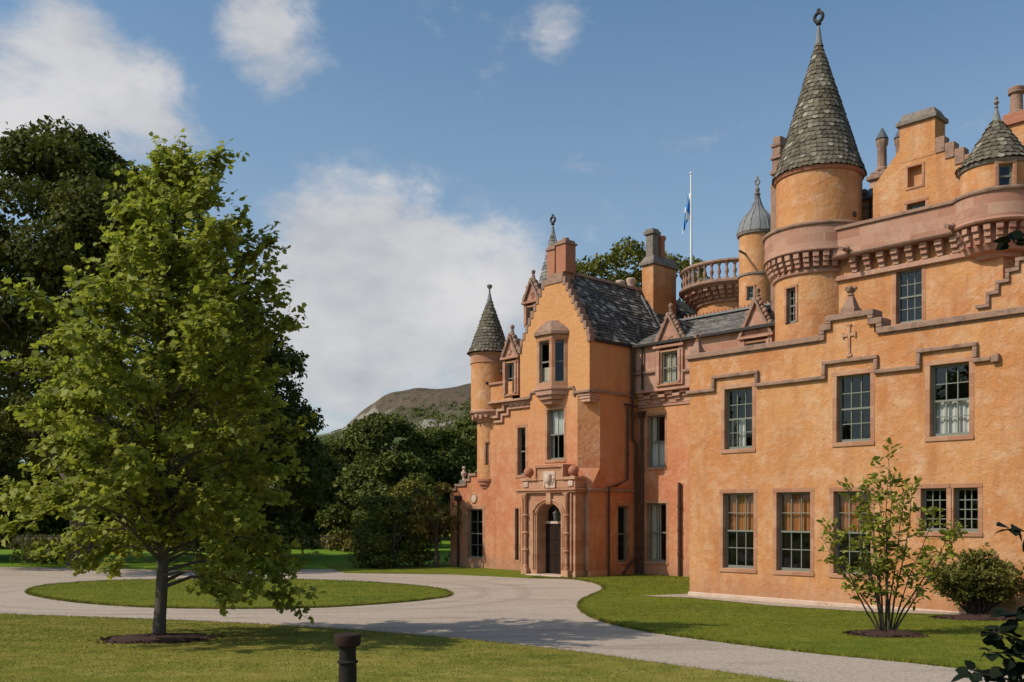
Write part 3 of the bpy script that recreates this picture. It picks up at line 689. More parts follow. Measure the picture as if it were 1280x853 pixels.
b = MB(); b.box(3.88, 5.16, GV - .10, GV + .81, 14.62, 14.76); b.plan([(3.93, GV - .06), (5.12, GV - .06), (5.12, GV + .77), (3.93, GV + .77)], 14.761, 15.0, [(4.05, GV + .06), (5.0, GV + .06), (5.0, GV + .6), (4.05, GV + .6)]); part(b, 'chimney_cap', M['dressed'], cs, bevel=.02)
window(4.49, GV, 11.24, .58, .92, cols=3, rows=4, mw=.10, meet=False)
b = MB(); b.box(4.16, 4.24, GV - .025, GV + .04, 12.6, 13.36); b.box(4.68, 4.76, GV - .025, GV + .04, 12.6, 13.36); b.box(4.24, 4.68, GV - .027, GV + .04, 13.29, 13.36); b.box(4.24, 4.68, GV - .029, GV + .04, 12.6, 12.67); part(b, 'blind_window', M['trim'], ch_, bevel=.008)
b = MB(); rb = 12.9
s = MB(); slates(s, (6.42, GV + .3, 12.85), (0, 1, 0), (-1.85, 0, 1.25), 5, 2.2); slates(s, (2.98, GV + .3, 12.85), (0, 1, 0), (1.5, 0, 1.3), 5, 2.1)
s.add([(6.42, GV + .3, 12.84), (6.42, 10.5, 12.84), (4.55, 10.5, 14.1), (4.55, GV + .3, 14.1), (2.98, GV + .3, 12.84), (2.98, 10.5, 12.84)], [(0, 1, 2, 3), (3, 2, 5, 4)])
part(s, 'slate_roof', M['slate'], ch_, smooth=False)
# small dormer between turret and gable
b = MB(); b.box(2.05, 2.95, 6.5, 8, 10.7, 12.95); sdm = part(b, 'small_dormer', M['harl'])
b = MB(); b.plan([(1.9, 6.35), (3.08, 6.35), (3.08, 8.1), (1.9, 8.1)], 12.95, 13.02); b.plan([(1.95, 6.4), (3.05, 6.4), (3.05, 8.1), (1.95, 8.1)], 13.021, 13.45, [(2.3, 6.9), (2.8, 6.9), (2.8, 8.1), (2.3, 8.1)]); b.ball((2.25, 6.6, 13.25), .13); part(b, 'lead_roof', M['leadd'], sdm)
window(2.42, 6.5, 12.0, .5, .72, cols=2, rows=2, mw=.08, proud=.04, depth=.02, meet=False)
# paired pots behind
def pot(mb, c, z0, z1, r, seg=8):
    mb.lathe(c, [(r * 1.15, z0), (r * 1.15, z0 + .08), (r * .85, z0 + .14), (r * .8, z1 - .24), (r * 1.05, z1 - .16), (r * 1.1, z1 - .04), (r * .9, z1)], seg)
b = MB(); b.box(.85, 1.95, 9.8, 10.6, 10.7, 14.75); s2 = part(b, 'chimney', M['stone'])
b = MB(); b.box(.75, 2.05, 9.7, 10.7, 14.75, 14.9); b.box(.85, 1.95, 9.8, 10.6, 14.9, 15.05); part(b, 'chimney_cap', M['cope'], s2, bevel=.02)
for uu, vv in ((1.22, 10.0), (1.72, 10.4)):
    b = MB(); pot(b, (uu, vv), 15.05, 16.2, .21); part(b, 'chimney_pot', M['cope'], s2)
    b = MB(); b.lathe((uu, vv), [(.2, 16.2), (.24, 16.23), (.02, 16.65)], 8); part(b, 'cowl', M['leadd'], s2)
# chimney at far right
b = MB(); b.box(5.85, 7.1, 8.6, 9.6, 11.0, 14.9); s3 = part(b, 'chimney', M['harl'])
b = MB(); b.box(5.8, 7.2, 8.5, 9.7, 14.9, 15.08); b.box(5.9, 7.1, 8.6, 9.6, 15.08, 15.3); part(b, 'chimney_cap', M['redbrick'], s3, bevel=.02)
for uu, vv in ((6.2, 8.95), (6.7, 9.3)):
    b = MB(); pot(b, (uu, vv), 15.3, 16.2, .23, 12); b.torus((uu, vv, 16.02), .22, .035, 'z'); part(b, 'chimney_pot', M['cope'], s3)
# old stone stack just left of the tall cone
b = MB()
for k, (r, z0, z1) in enumerate([(.3, 9, 14.6), (.24, 14.6, 14.95), (.32, 14.95, 15.1), (.25, 15.1, 15.5), (.31, 15.5, 15.62), (.25, 15.62, 15.95), (.29, 15.95, 16.08), (.22, 16.08, 16.35)]): b.box(-1.42 - r * .7, -1.42 + r * .7, 7.4 - r, 7.4 + r, z0, z1)
part(b, 'stone_stack', M['cope'], bevel=.03)

# ---- ogee turret with lead dome
oc = (-4.03, 10.0)
b = MB(); drum(b, oc, .73, 7, 13.85, [dhole(oc, .73, facing(oc, -22), 11.1, .26, .5, .08)]); ot = part(b, 'ogee_turret', M['harl'])
b = MB(); b.lathe(oc, [(.73, 12.08), (.78, 12.1), (.78, 12.17), (.73, 12.19)], 40, False); b.lathe(oc, [(.73, 13.72), (.80, 13.76), (.82, 13.86), (.6, 13.86)], 40, False); part(b, 'string_course', M['dressed'], ot)
b = MB(); prof = [(.83, 13.86), (.80, 13.95), (.765, 14.1), (.70, 14.3), (.58, 14.5), (.42, 14.68), (.28, 14.85), (.19, 15.02), (.13, 15.2), (.10, 15.3)]
b.lathe(oc, prof, 40)
for k in range(14):
    a = 2 * math.pi * k / 14; b.tube([(oc[0] + r * math.cos(a), oc[1] + r * math.sin(a), z + .01) for r, z in prof], .024, 5)
part(b, 'lead_dome', M['lead'], ot)
b = MB(); b.lathe(oc, [(.10, 15.28), (.13, 15.34), (.09, 15.38), (.13, 15.5), (.07, 15.55), (.10, 15.7), (.05, 15.75), (.03, 15.85)], 12); b.torus((oc[0], oc[1], 15.98), .10, .035); b.lathe(oc, [(.03, 16.1), (.045, 16.15), (.005, 16.28)], 8); part(b, 'finial', M['dressed'], ot)
drum_window(oc, .715, facing(oc, -22), 11.1, .26, .5, cols=1, rows=2, mw=.08, proud=.02, depth=.10, sill=False, meet=False)
b = MB(); b.tube([(oc[0] - .1, oc[1] - .7, 12.95), (oc[0] + .05, oc[1] - 1.35, 12.93)], .045, 8); part(b, 'water_spout', M['iron'], ot)

# ---- round tower with balustrade
rc = (-6.73, 12.5)
b = MB(); b.lathe(rc, [(1.68, 8), (1.68, 11.7)], 56, False); rt = part(b, 'round_tower', M['harl'])
b = MB(); b.lathe(rc, [(1.68, 11.6), (1.78, 11.62), (1.8, 11.72), (1.76, 11.76), (1.8, 11.8), (2.1, 12.2), (2.32, 12.24), (2.38, 12.27)], 56, False)
for k in range(40):
    a = 2 * math.pi * k / 40; ca, sa = math.cos(a), math.sin(a); sh = (k % 2) * .06
    for r0_, z0_, z1_, hw in ((1.95, 11.76, 11.89, .1), (2.12, 11.892, 12.06, .105), (2.30, 12.062, 12.235, .11)):
        b.plan([(rc[0] + x * ca - y * sa, rc[1] + x * sa + y * ca) for x, y in [(1.7, -hw), (r0_ - sh, -hw), (r0_ - sh, hw), (1.7, hw)]], z0_, z1_)
part(b, 'corbelling', M['stone'], rt, bevel=.012)
b = MB(); b.lathe(rc, [(1.5, 12.27), (2.45, 12.27), (2.50, 12.32), (2.50, 12.40), (2.42, 12.46), (2.2, 12.46), (1.5, 12.3)], 56, False); part(b, 'walkway', M['cope'], rt)
b = MB(); b.lathe(rc, [(2.2, 13.14), (2.43, 13.14), (2.47, 13.2), (2.43, 13.28), (2.2, 13.28), (2.2, 13.14)], 56, False); part(b, 'handrail', M['cope'], rt)
b = MB(); b.lathe((0, 0), [(.09, 0), (.09, .06), (.05, .10), (.045, .16), (.085, .28), (.09, .34), (.05, .46), (.045, .54), (.06, .58), (.085, .62), (.085, .68)], 10)
bal = None
for k in range(44):
    a = 2 * math.pi * k / 44; p = (rc[0] + 2.32 * math.cos(a), rc[1] + 2.32 * math.sin(a), 12.46)
    if bal is None: bal = b.build('baluster', M['cope'], rt, loc=p)
    else: o = bal.copy(); col.objects.link(o); o.parent = rt; o.location = p

# ---- entrance tower with gable
GU0, GU1 = -11.7, -7.75
W0 = (-9.615, .95, 4.72, 2.04)
b = MB()
b.wall((-11.08, 4), (-7.75, 4), 0, 3.45, [(1.05, 2.6, -1, 3.1)]); b.wall((-7.75, 4), (-7.75, 6.9), 0, 3.45, [(2.025 - .44, 2.025 + .44, .48, 2.95)])
b.wall((-11.08, 4.9), (-11.08, 4), 0, 7.35)
b.wall((-11.08, 4), (-8.39, 4), 3.45, 7.35, [hole(W0[0] + 11.08, W0[1], W0[2], W0[3], .13)])
b.wall((-8.39, 4), (-7.75, 4.61), 4.34, 7.35)
b.add([(-8.39, 4, 4.34), (-7.75, 4.61, 4.34), (-7.75, 4.0, 3.45), (-8.39, 4, 3.45), (-7.75, 4.61, 3.45)], [(0, 2, 1), (0, 3, 2), (2, 4, 1)])
b.wall((-7.75, 4.61), (-7.75, 6.9), 3.45, 7.35)
b.wall((GU0, 4), (GU1, 4), 7.35, 9.5, [(1.2, 2.66, 7.7, 9.45)]); b.wall((GU1, 4), (GU1, 6.9), 7.35, 9.45); b.wall((GU0, 12), (GU0, 4), 7.35, 9.45); b.wall((GU1, 6.9), (GU1, 14), 7.35, 9.45)
b.add([(GU0, 4, 9.5), (GU1, 4, 9.5), (-9.2, 4, 11.95), (-10.25, 4, 11.95)], [(0, 1, 2, 3)])
gt = part(b, 'entrance_tower', M['harl_pink'])
b = MB(); n = 9
for sgn in (1, -1):
    for k in range(n):
        c0 = GU1 if sgn > 0 else GU0; e = (-9.2 if sgn > 0 else -10.25)
        x0 = c0 + (e - c0) * k / n; x1 = c0 + (e - c0) * (k + 1) / n; zt = 9.52 + (k + 1) * (12.0 - 9.52) / n + .06
        b.box(min(x0, x1) + .002, max(x0, x1) - .002, 3.97, 4.30, zt - .33, zt)
    b.box(min(c0 - .09, c0 + .09), max(c0 - .09, c0 + .09), 3.93, 4.35, 9.28, 9.56)
    if sgn > 0: b.box(-10.24, -9.21, 3.96, 4.32, 11.86, 12.08)
    part(b, 'crow_steps', M['cope'], gt, bevel=.02); b = MB()
s = MB(); half = 2.07; hgt = 12.5 - 9.45; L = math.hypot(half, hgt)
slates(s, (GU1 + .09, 4.3, 9.42), (0, 1, 0), (-half, 0, hgt), 5.2, L, cw=.26, ch=.17, lift=.035)
slates(s, (GU0 - .09, 4.3, 9.42), (0, 1, 0), (half, 0, hgt), 7.2, L, cw=.26, ch=.17)
slates(s, (GU1 + .09, 9.5, 9.42), (0, 1, 0), (-half, 0, hgt), 4.4, L * .86, cw=.26, ch=.17)
s.add([(GU1 + .09, 4.3, 9.41), (GU1 + .09, 13.9, 9.41), (-9.73, 13.9, 12.44), (-9.73, 4.3, 12.44), (GU0 - .09, 4.3, 9.41), (GU0 - .09, 13.9, 9.41)], [(0, 1, 2, 3), (3, 2, 5, 4)])
part(s, 'slate_roof', M['slate'], gt, smooth=False)
b = MB(); v_ = 4.35
while v_ < 11.5:
    b.prism([(-9.87, 12.40), (-9.59, 12.40), (-9.66, 12.55), (-9.80, 12.55)], v_, v_ + .42); v_ += .43
part(b, 'ridge_tiles', M['cope'], gt, bevel=.015)
b = MB(); b.tube([(-8.05, 9.0, 9.9), (-9.45, 9.25, 12.15)], .045, 6); b.tube([(-7.95, 9.3, 9.8), (-9.35, 9.55, 12.0)], .035, 6); part(b, 'roof_ladder', M['lead'], gt)
b = MB(); b.tube([(-8.02, 7.3, 9.5), (-8.02, 7.3, 10.4)], .05, 8); part(b, 'vent_pipe', M['dressed'], gt)
# twin chimney on the gable head
b = MB(); b.box(-10.2, -9.26, 4.05, 4.75, 12.07, 12.3); ck = part(b, 'chimney', M['cope'], bevel=.02)
for x0, x1, zt in ((-10.2, -9.76, 13.30), (-9.70, -9.14, 13.42)):
    b = MB(); b.box(x0, x1, 4.1, 4.7, 12.3, zt); part(b, 'flue', M['redbrick'], ck, bevel=.02)
    b = MB(); b.box(x0 - .05, x1 + .05, 4.05, 4.75, zt, zt + .1); b.box(x0 + .02, x1 - .02, 4.12, 4.68, zt + .1, zt + .2); b.lathe(((x0 + x1) / 2, 4.4), [(.16, zt + .2), (.14, zt + .32)], 10); part(b, 'chimney_cap', M['cope'], ck, bevel=.02)
# big chimney on the ridge
b = MB(); b.box(-9.62, -8.98, 9.5, 11.15, 11.2, 13.52); cr_ = part(b, 'chimney', M['harl'], bevel=.02)
b = MB(); b.box(-9.72, -8.88, 9.4, 11.25, 13.52, 13.68); b.plan([(-9.68, 9.44), (-8.92, 9.44), (-8.92, 11.2), (-9.68, 11.2)], 13.681, 13.95, [(-9.55, 9.6), (-9.05, 9.6), (-9.05, 11.05), (-9.55, 11.05)]); part(b, 'chimney_cap', M['dressed'], cr_, bevel=.02)
b = MB(); b.box(-9.5, -9.1, 9.62, 10.02, 13.95, 14.9); b.box(-9.58, -9.02, 9.54, 10.1, 14.9, 15.05); b.box(-9.52, -9.08, 9.6, 10.04, 15.05, 15.15); part(b, 'stone_flue', M['dressed'], cr_, bevel=.02)
b = MB(); pot(b, (-9.25, 10.4), 13.95, 14.95, .2, 12); part(b, 'chimney_pot', M['redbrick'], cr_)
b = MB(); pot(b, (-10.0, 9.2), 12.3, 13.0, .2, 12); pot(b, (-10.2, 8.7), 12.2, 12.85, .2, 12); part(b, 'chimney_pot', M['panel'], cr_)
# oriel window
def canted(u0, u1, v0, dv, ins): return [(u0, v0), (u0 + ins, v0 - dv), (u1 - ins, v0 - dv), (u1, v0)]
ou0, ou1, dv, ins = -10.62, -8.92, .50, .42
b = MB(); A = canted(ou0, ou1, 4.0, dv, ins)
b.plan(A, 7.62, 7.82); b.plan(A, 9.50, 9.72)
def post(mb, p, q, z0, z1, w_, th=.14):                      # stone post lying along the line p-q
    d = Vector((q[0] - p[0], q[1] - p[1])); d.normalize(); nrm = Vector((d.y, -d.x))
    e = Vector(p); f_ = e + d * w_
    mb.plan([tuple(e), tuple(f_), tuple(f_ - nrm * th), tuple(e - nrm * th)], z0, z1)
for p, q in zip(A[:-1], A[1:]):
    L_ = math.hypot(q[0] - p[0], q[1] - p[1]); d = ((q[0] - p[0]) / L_, (q[1] - p[1]) / L_)
    post(b, p, q, 7.82, 9.5, .15); post(b, (q[0] - d[0] * .15, q[1] - d[1] * .15), q, 7.82, 9.5, .15)
ow = part(b, 'oriel_window', M['trim'], bevel=.012)
b = MB(); q = lambda k: canted(ou0 + k, ou1 - k, 4.0, dv - k, ins)
big_ = [(ou0 - .1, 4.0), (ou0 + ins - .06, 4 - dv - .1), (ou1 - ins + .06, 4 - dv - .1), (ou1 + .1, 4.0)]
b.plan(big_, 9.72, 9.84)
for z0, z1, s0, s1 in ((9.841, 10.0, 1.0, .86), (10.0, 10.16, .82, .64), (10.16, 10.34, .58, .36)):
    cm = (-9.77, 4.0); P_ = lambda s: [(cm[0] + (x - cm[0]) * s, cm[1] + (y - cm[1]) * s) for x, y in big_]
    b.plan(P_(s0), z0, z1, P_(s1))
part(b, 'oriel_roof', M['cope'], ow, bevel=.015)
b = MB(); b.plan(big_, 7.5, 7.62)
for z1, z0, s1, s0 in ((7.499, 7.3, .92, .9), (7.298, 7.13, .76, .72), (7.128, 6.96, .56, .5)):
    b.plan(P_(s0), z0, z1, P_(s1))
part(b, 'corbel', M['stone'], ow, bevel=.02)
Ai = canted(ou0 + .12, ou1 - .12, 4.0, dv - .1, ins)
b = MB()
for p, q in zip(Ai[:-1], Ai[1:]):
    L_ = math.hypot(q[0] - p[0], q[1] - p[1]); d = ((q[0] - p[0]) / L_, (q[1] - p[1]) / L_)
    for x in [.03, L_ - .09]: post(b, (p[0] + d[0] * x, p[1] + d[1] * x), q, 7.82, 9.5, .05, .04)
    for z in (7.82, 8.62, 9.44): post(b, p, q, z, z + .06, L_, .036)
part(b, 'frame', M['frame'], ow)
b = MB()
for p, q in zip(Ai[:-1], Ai[1:]): b.add([(p[0], p[1] + .02, 7.82), (q[0], q[1] + .02, 7.82), (q[0], q[1] + .02, 9.5), (p[0], p[1] + .02, 9.5)], [(0, 1, 2, 3)])
part(b, 'pane', M['glass'], ow, smooth=False)
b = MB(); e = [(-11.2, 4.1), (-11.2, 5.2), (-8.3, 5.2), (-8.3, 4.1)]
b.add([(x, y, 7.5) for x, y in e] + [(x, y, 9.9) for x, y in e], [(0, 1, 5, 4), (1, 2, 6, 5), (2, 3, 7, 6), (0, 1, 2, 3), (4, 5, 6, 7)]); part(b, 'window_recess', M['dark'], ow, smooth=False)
for u0_, u1_ in ((-10.05, -9.5),):
    b = MB(); n = 14; vs = []
    for i in range(n + 1):
        x = u0_ + (u1_ - u0_) * i / n; vs += [(x, 3.72 + .02 * math.sin(i * 1.2), 7.83), (x, 3.72 + .02 * math.sin(i * 1.2), 8.45)]
    b.add(vs, [(2 * i, 2 * i + 2, 2 * i + 3, 2 * i + 1) for i in range(n)]); part(b, 'curtain', M['beige'], ow)
window(W0[0], 4, W0[2], W0[1], W0[3], cols=2, rows=2, mw=.13, curtain=[('net', 0, 1, .5, 1), ('beige', .0, .14, 0, .5)])
window(-7.75, 6.025, .56, .66, 2.28, rz=R(90), cols=1, rows=2, mw=.11)
# string courses and kneeler corbels
b = MB(); b.band([(-11.6, 7.35), (-11.1, 7.35)], .12, 3.9, 4.05); b.band([(-10.98, 7.56), (-10.7, 7.56)], .10, 3.92, 4.02); b.box(-11.1, -11.0, 3.92, 4.03, 7.29, 7.51); part(b, 'string_course', M['cope'], gt, bevel=.02); b = MB()
b.band([(-8.8, 7.56), (-8.6, 7.56)], .10, 3.92, 4.02); b.box(-8.6, -8.5, 3.921, 4.03, 7.2, 7.513)
b.box(-8.5, GU1 + .09, 3.90, 4.02, 7.29, 7.40); part(b, 'string_course', M['cope'], gt, bevel=.02); b = MB(); b.box(GU1 - .02, GU1 + .09, 4.021, 6.95, 7.29, 7.40); part(b, 'string_course', M['cope'], gt, bevel=.02); b = MB(); b.box(GU1 - .02, GU1 + .08, 4.0, 6.9, 3.40, 3.52); b.box(-7.95, GU1 + .08, 3.92, 3.999, 3.40, 3.52)
part(b, 'string_course', M['cope'], gt, bevel=.02)
b = MB()
for k, s_ in enumerate((.58, .42, .26)):
    z1 = 7.288 - k * .12; b.plan([(-8.39 + .08 * k, 3.97 + .03 * k), (GU1 + .04 - .02 * k, 3.97 + .03 * k), (GU1 + .04 - .02 * k, 4.61 - .09 * k), (-8.0, 4.5)], z1 - .116, z1)
part(b, 'kneeler_corbel', M['stone'], gt, bevel=.015)
b = MB(); b.box(GU1, GU1 + .10, 4.2, 6.9, 9.30, 9.42); part(b, 'eaves_gutter', M['iron'], gt)
b = MB(); b.box(-7.78, GU1 + .05, 3.94, 6.9, -.2, .28); b.box(-7.95, -7.72, 3.93, 4.0, .281, 3.39); part(b, 'plinth', M['trim'], gt, bevel=.02)

# ---- doorway
PV = 3.4
b = MB(); dl, dr, sp_, top = -10.08, -8.74, 2.52, 2.93
arc = [(dl + (dr - dl) * t, sp_ + (top - sp_) * math.sin(math.pi * t) ** .55) for t in [i / 12 for i in range(13)]]
b.prism([(-10.98, -.1), (dl, -.1)] + arc + [(dr, -.1), (-7.95, -.1), (-7.95, 3.36), (-10.98, 3.36)], PV, 4.0 - .003)
dw = part(b, 'doorway', M['trim'], bevel=.012)
b = MB(); b.box(-11.12, -7.83, PV - .14, 3.99, 3.36, 3.44); b.box(-11.18, -7.77, PV - .2, 3.99, 3.441, 3.52)
b.box(-10.95, -7.98, PV + .02, 3.99, 3.521, 3.86); b.box(-11.0, -10.04, PV - .06, 3.99, 3.861, 3.98); b.box(-8.64, -7.92, PV - .06, 3.99, 3.861, 3.98)
b.box(-10.06, -8.62, PV - .02, 3.985, 3.86, 4.36); b.box(-10.14, -8.54, PV - .08, 3.99, 4.361, 4.48)
b.box(-10.14, -10.061, PV - .08, 3.99, 3.981, 4.36); b.box(-8.619, -8.54, PV - .08, 3.99, 3.981, 4.36)
part(b, 'entablature', M['trim'], dw, bevel=.015)
b = MB(); b.box(-9.66, -9.02, PV - .05, PV, 3.56, 4.22); b.ball((-9.34, PV - .06, 3.92), .16, 1.5, 10, 8)
for k in range(26): b.ball((-9.34 + random.uniform(-.27, .27), PV - .05, 3.89 + random.uniform(-.28, .28)), random.uniform(.03, .06), 1, 6, 4)
part(b, 'carved_panel', M['panel'], dw)
for uu in (-10.72, -8.2):
    b = MB(); b.ball((uu, PV + .16, 4.22), .21, 1, 18, 12); b.lathe((uu, PV + .16), [(.14, 3.98), (.1, 4.04)], 12); part(b, 'ball_finial', M['redbrick'], dw)
    b = MB(); b.box(uu - .13, uu + .13, PV - .03, PV + .01, 3.6, 3.82); part(b, 'carved_panel', M['panel'], dw, bevel=.02)
for uu, off in ((-10.66, -.14), (-8.34, .14)):
    b = MB(); b.lathe((uu, PV - .09), [(.1, .32), (.1, .4), (.07, .44), (.07, 3.1), (.1, 3.16), (.11, 3.3)], 14)
    for z in (1.05, 1.75, 2.45): b.lathe((uu, PV - .09), [(.07, z - .05), (.12, z - .02), (.12, z + .03), (.07, z + .06)], 14)
    b.box(uu - .16, uu + .16, PV - .2, PV, -.1, .32); b.box(uu - .14, uu + .14, PV - .19, PV, 3.3, 3.355)
    b.lathe((uu + off * 1.5, PV - .04), [(.05, .3), (.05, 3.35)], 10)
    part(b, 'knotted_column', M['trim'], dw)
b = MB(); arc2 = [(dl - .2 + (dr - dl + .4) * t, sp_ + .06 + (top + .16 - sp_ - .06) * math.sin(math.pi * t) ** .55) for t in [i / 12 for i in range(13)]]
b.tube([(dl - .2, PV - .02, .3)] + [(x, PV - .02, z) for x, z in arc2] + [(dr + .2, PV - .02, .3)], .05, 8)
b.tube([(dl - .08, PV - .01, .3)] + [(x * .88 + -9.32 * .12, PV - .01, z - .09) for x, z in arc2] + [(dr + .08, PV - .01, .3)], .035, 8)
b.box(-9.44, -9.2, PV - .12, PV, 2.9, 3.35)
part(b, 'arch_moulding', M['trim'], dw)
b = MB(); b.box(dl - .2, dr + .2, 3.92, 3.99, 0, 2.12)
for i in range(2):
    for j, (z0, z1) in enumerate(((.2, .75), (.85, 1.35), (1.45, 1.98))): b.box(dl + .12 + i * .58, dl + .60 + i * .58, 3.90, 3.92, z0, z1)
dd = part(b, 'door', M['door'], dw, bevel=.01)
part(MB().box(dl - .2, dr + .2, 3.88, 3.995, 2.12, 2.22), 'transom', M['panel'], dw)
part(MB().add([(dl - .2, 3.94, 2.22), (dr + .2, 3.94, 2.22), (dr + .2, 3.94, 3.0), (dl - .2, 3.94, 3.0)], [(0, 1, 2, 3)]), 'fanlight', M['glass'], dw, smooth=False)
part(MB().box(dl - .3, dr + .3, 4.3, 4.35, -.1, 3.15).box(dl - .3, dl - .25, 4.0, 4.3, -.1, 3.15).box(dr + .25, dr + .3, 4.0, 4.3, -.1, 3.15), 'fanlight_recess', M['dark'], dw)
b = MB(); b.lathe((-9.35, 3.75), [(.05, 2.225), (.08, 2.26), (.10, 2.4), (.12, 2.52), (.14, 2.54), (.06, 2.62), (.03, 2.66), (.02, 2.8)], 6); part(b, 'lantern', M['leadd'], dw)
part(MB().box(dl - .25, dr + .35, 3.0, 4.2, -.1, .09), 'door_step', M['panel'], dw, bevel=.02)

# ---- link range between entrance tower and front block
LV = 6.9
b = MB(); b.wall((-7.75, LV), (1.0, LV), 0, 7.0, [(-6.77 + 7.75 - .53, -6.77 + 7.75 + .53, 4.34, 6.56), (-6.75 + 7.75 - .58, -6.75 + 7.75 + .58, .5, 3.0)])
lk = part(b, 'link_range', M['harl_pink'])
b = MB(); b.wall((-7.75, LV - .25), (1.0, LV - .25), 7.45, 9.3, [(-5.85 + 7.75 - .45, -5.85 + 7.75 + .45, 7.66, 9.3), (-1.89 + 7.75 - .45, -1.89 + 7.75 + .45, 7.66, 9.3)]); part(b, 'attic_wall', M['stone'], lk)
window(-6.77, LV, 4.4, .9, 2.1, cols=2, rows=2, mw=.11, curtain=[('net', 0, 1, 0, .5), ('beige', 0, .3, .5, 1)])
window(-6.75, LV, .58, 1.0, 2.36, cols=2, rows=2, mw=.12, curtain=[('beige', .0, .28, 0, 1), ('beige', .32, .52, 0, 1)])
b = MB(); b.box(-7.7, 1, LV - .33, LV, 7.42, 7.52)
u = -7.65; k = 0
while u < 0.5:
    z = 7.05 if k % 2 else 7.17
    b.box(u, u + .36, LV - .22, LV, z + .13, z + .25); b.box(u + .04, u + .32, LV - .12, LV, z, z + .128); u += .37; k += 1
b.box(-7.7, 1, LV - .05, LV, 6.84, 6.93); b.box(-7.7, 1, LV - .03, LV + .3, 6.95, 7.419)
part(b, 'corbelling', M['stone'], lk, bevel=.015)
b = MB(); b.box(-7.7, -6.5, LV - .36, LV - .2, 8.18, 8.28); b.box(-6.56, -6.46, LV - .34, LV - .2, 8.275, 9.2); part(b, 'string_course', M['cope'], lk, bevel=.015); b = MB(); b.box(-5.26, -4.6, LV - .36, LV - .2, 8.05, 8.16); part(b, 'string_course', M['cope'], lk, bevel=.015)
s = MB(); Lr = math.hypot(2.45, 1.25)
slates(s, (-7.6, LV - .42, 9.36), (1, 0, 0), (0, 2.45, 1.25), 8.6, Lr, cw=.28, ch=.17)
s.add([(-7.6, LV - .42, 9.35), (1, LV - .42, 9.35), (1, LV + 2.05, 10.6), (-7.6, LV + 2.05, 10.6), (1, LV + 4.6, 9.3), (-7.6, LV + 4.6, 9.3)], [(0, 1, 2, 3), (3, 2, 4, 5)])
part(s, 'slate_roof', M['slate_pale'], lk, smooth=False)
b = MB(); b.box(-7.0, 1, LV + 1.75, LV + 2.3, 10.58, 10.66); part(b, 'lead_ridge', M['lead'], lk)
b = MB()
for i in range(44): x = -6.9 + i * .18; b.prism([(x, 10.66), (x + .15, 10.66), (x + .11, 10.76), (x + .075, 10.82), (x + .04, 10.76)], LV + 2.0, LV + 2.06)
part(b, 'ridge_cresting', M['redbrick'], lk)
part(MB().box(-7.65, 1, LV - .5, LV - .3, 9.27, 9.37), 'eaves_gutter', M['iron'], lk)

def dormer(c, v, zs, zb, zt, wd, ow_, back, glass_h=None, cur=None):
    """pedimented wall-head dormer: sill zs, pediment base zb, apex zt, overall width wd, opening ow_"""
    a = wd / 2; o2 = ow_ / 2
    b = MB(); b.box(c - a, c - o2 - .09, v - .05, v + .3, zs - .1, zb); b.box(c + o2 + .09, c + a, v - .05, v + .3, zs - .1, zb)
    b.box(c - a + .1, c - a + .22, v - .10, v - .05, zs, zb - .1); b.box(c + a - .22, c + a - .1, v - .10, v - .05, zs, zb - .1)
    b.box(c - a - .08, c + a + .08, v - .14, v + .32, zb, zb + .10)
    b.prism([(c - a + .02, zb + .101), (c + a - .02, zb + .101), (c, zt - .12)], v - .02, v + .3)
    d = part(b, 'dormer', M['stone'], bevel=.012)
    b = MB()
    for sgn in (-1, 1):
        p0 = Vector((c + sgn * (a + .06), zb + .10)); p1 = Vector((c, zt)); dr_ = (p1 - p0).normalized(); nr = Vector((-dr_.y, dr_.x)) * (1 if sgn > 0 else -1)
        if nr.y < 0: nr = -nr
        b.prism([tuple(p0), tuple(p1), tuple(p1 - Vector((0, .14))), tuple(p0 - Vector((sgn * .13, 0)))], v - .13, v + .33)
        for k in range(9):
            q = p0 + (p1 - p0) * ((k + .5) / 9.0) + nr * (.04 + .03 * (k % 2)); b.ball((q.x, v + .02, q.y), .075 + .02 * (k % 3), 1, 8, 6)
    part(b, 'raking_cornice', M['cope'], d)
    b = MB(); b.lathe((c, v + .08), [(.10, zt - .02), (.06, zt + .06), (.09, zt + .12), (.05, zt + .18), (.09, zt + .28), (.10, zt + .34), (.03, zt + .42)], 10); part(b, 'finial', M['cope'], d)
    b = MB()
    for k in range(8): b.ball((c + random.uniform(-.13, .13), v - .02, zb + .3 + random.uniform(-.1, .2)), .05, 1, 7, 5)
    part(b, 'carved_crest', M['stone'], d)
    s = MB(); h_ = zt - zb - .2; L_ = math.hypot(a, h_); 
    slates(s, (c + a + .05, v + .33, zb + .06), (0, 1, 0), (-a, 0, h_), back, L_ * .95, .24, .16); slates(s, (c - a - .05, v + .33, zb + .06), (0, 1, 0), (a, 0, h_), back, L_ * .95, .24, .16)
    s.add([(c + a + .05, v + .33, zb + .05), (c + a + .05, v + back, zb + .05), (c, v + back, zt - .16), (c, v + .33, zt - .16), (c - a - .05, v + .33, zb + .05), (c - a - .05, v + back, zb + .05)], [(0, 1, 2, 3), (3, 2, 5, 4)])
    part(s, 'slate_roof', M['slate'], d, smooth=False)
    b = MB(); b.wall((c + a, v + .3), (c + a, v + back), zs - .1, zb + .05); b.wall((c - a, v + back), (c - a, v + .3), zs - .1, zb + .05); part(b, 'cheek', M['harl'], d)
    window(c, v, zs, ow_, zb - zs - .16, cols=2, rows=2, mw=.1, proud=.025, depth=.10, curtain=cur)
dormer(-5.85, LV - .3, 7.7, 9.1, 10.45, 1.34, .78, 2.6, cur=[('beige', .0, .7, 0, 1)])
dormer(-1.89, LV - .3, 7.7, 8.95, 10.40, 1.34, .80, 2.6)

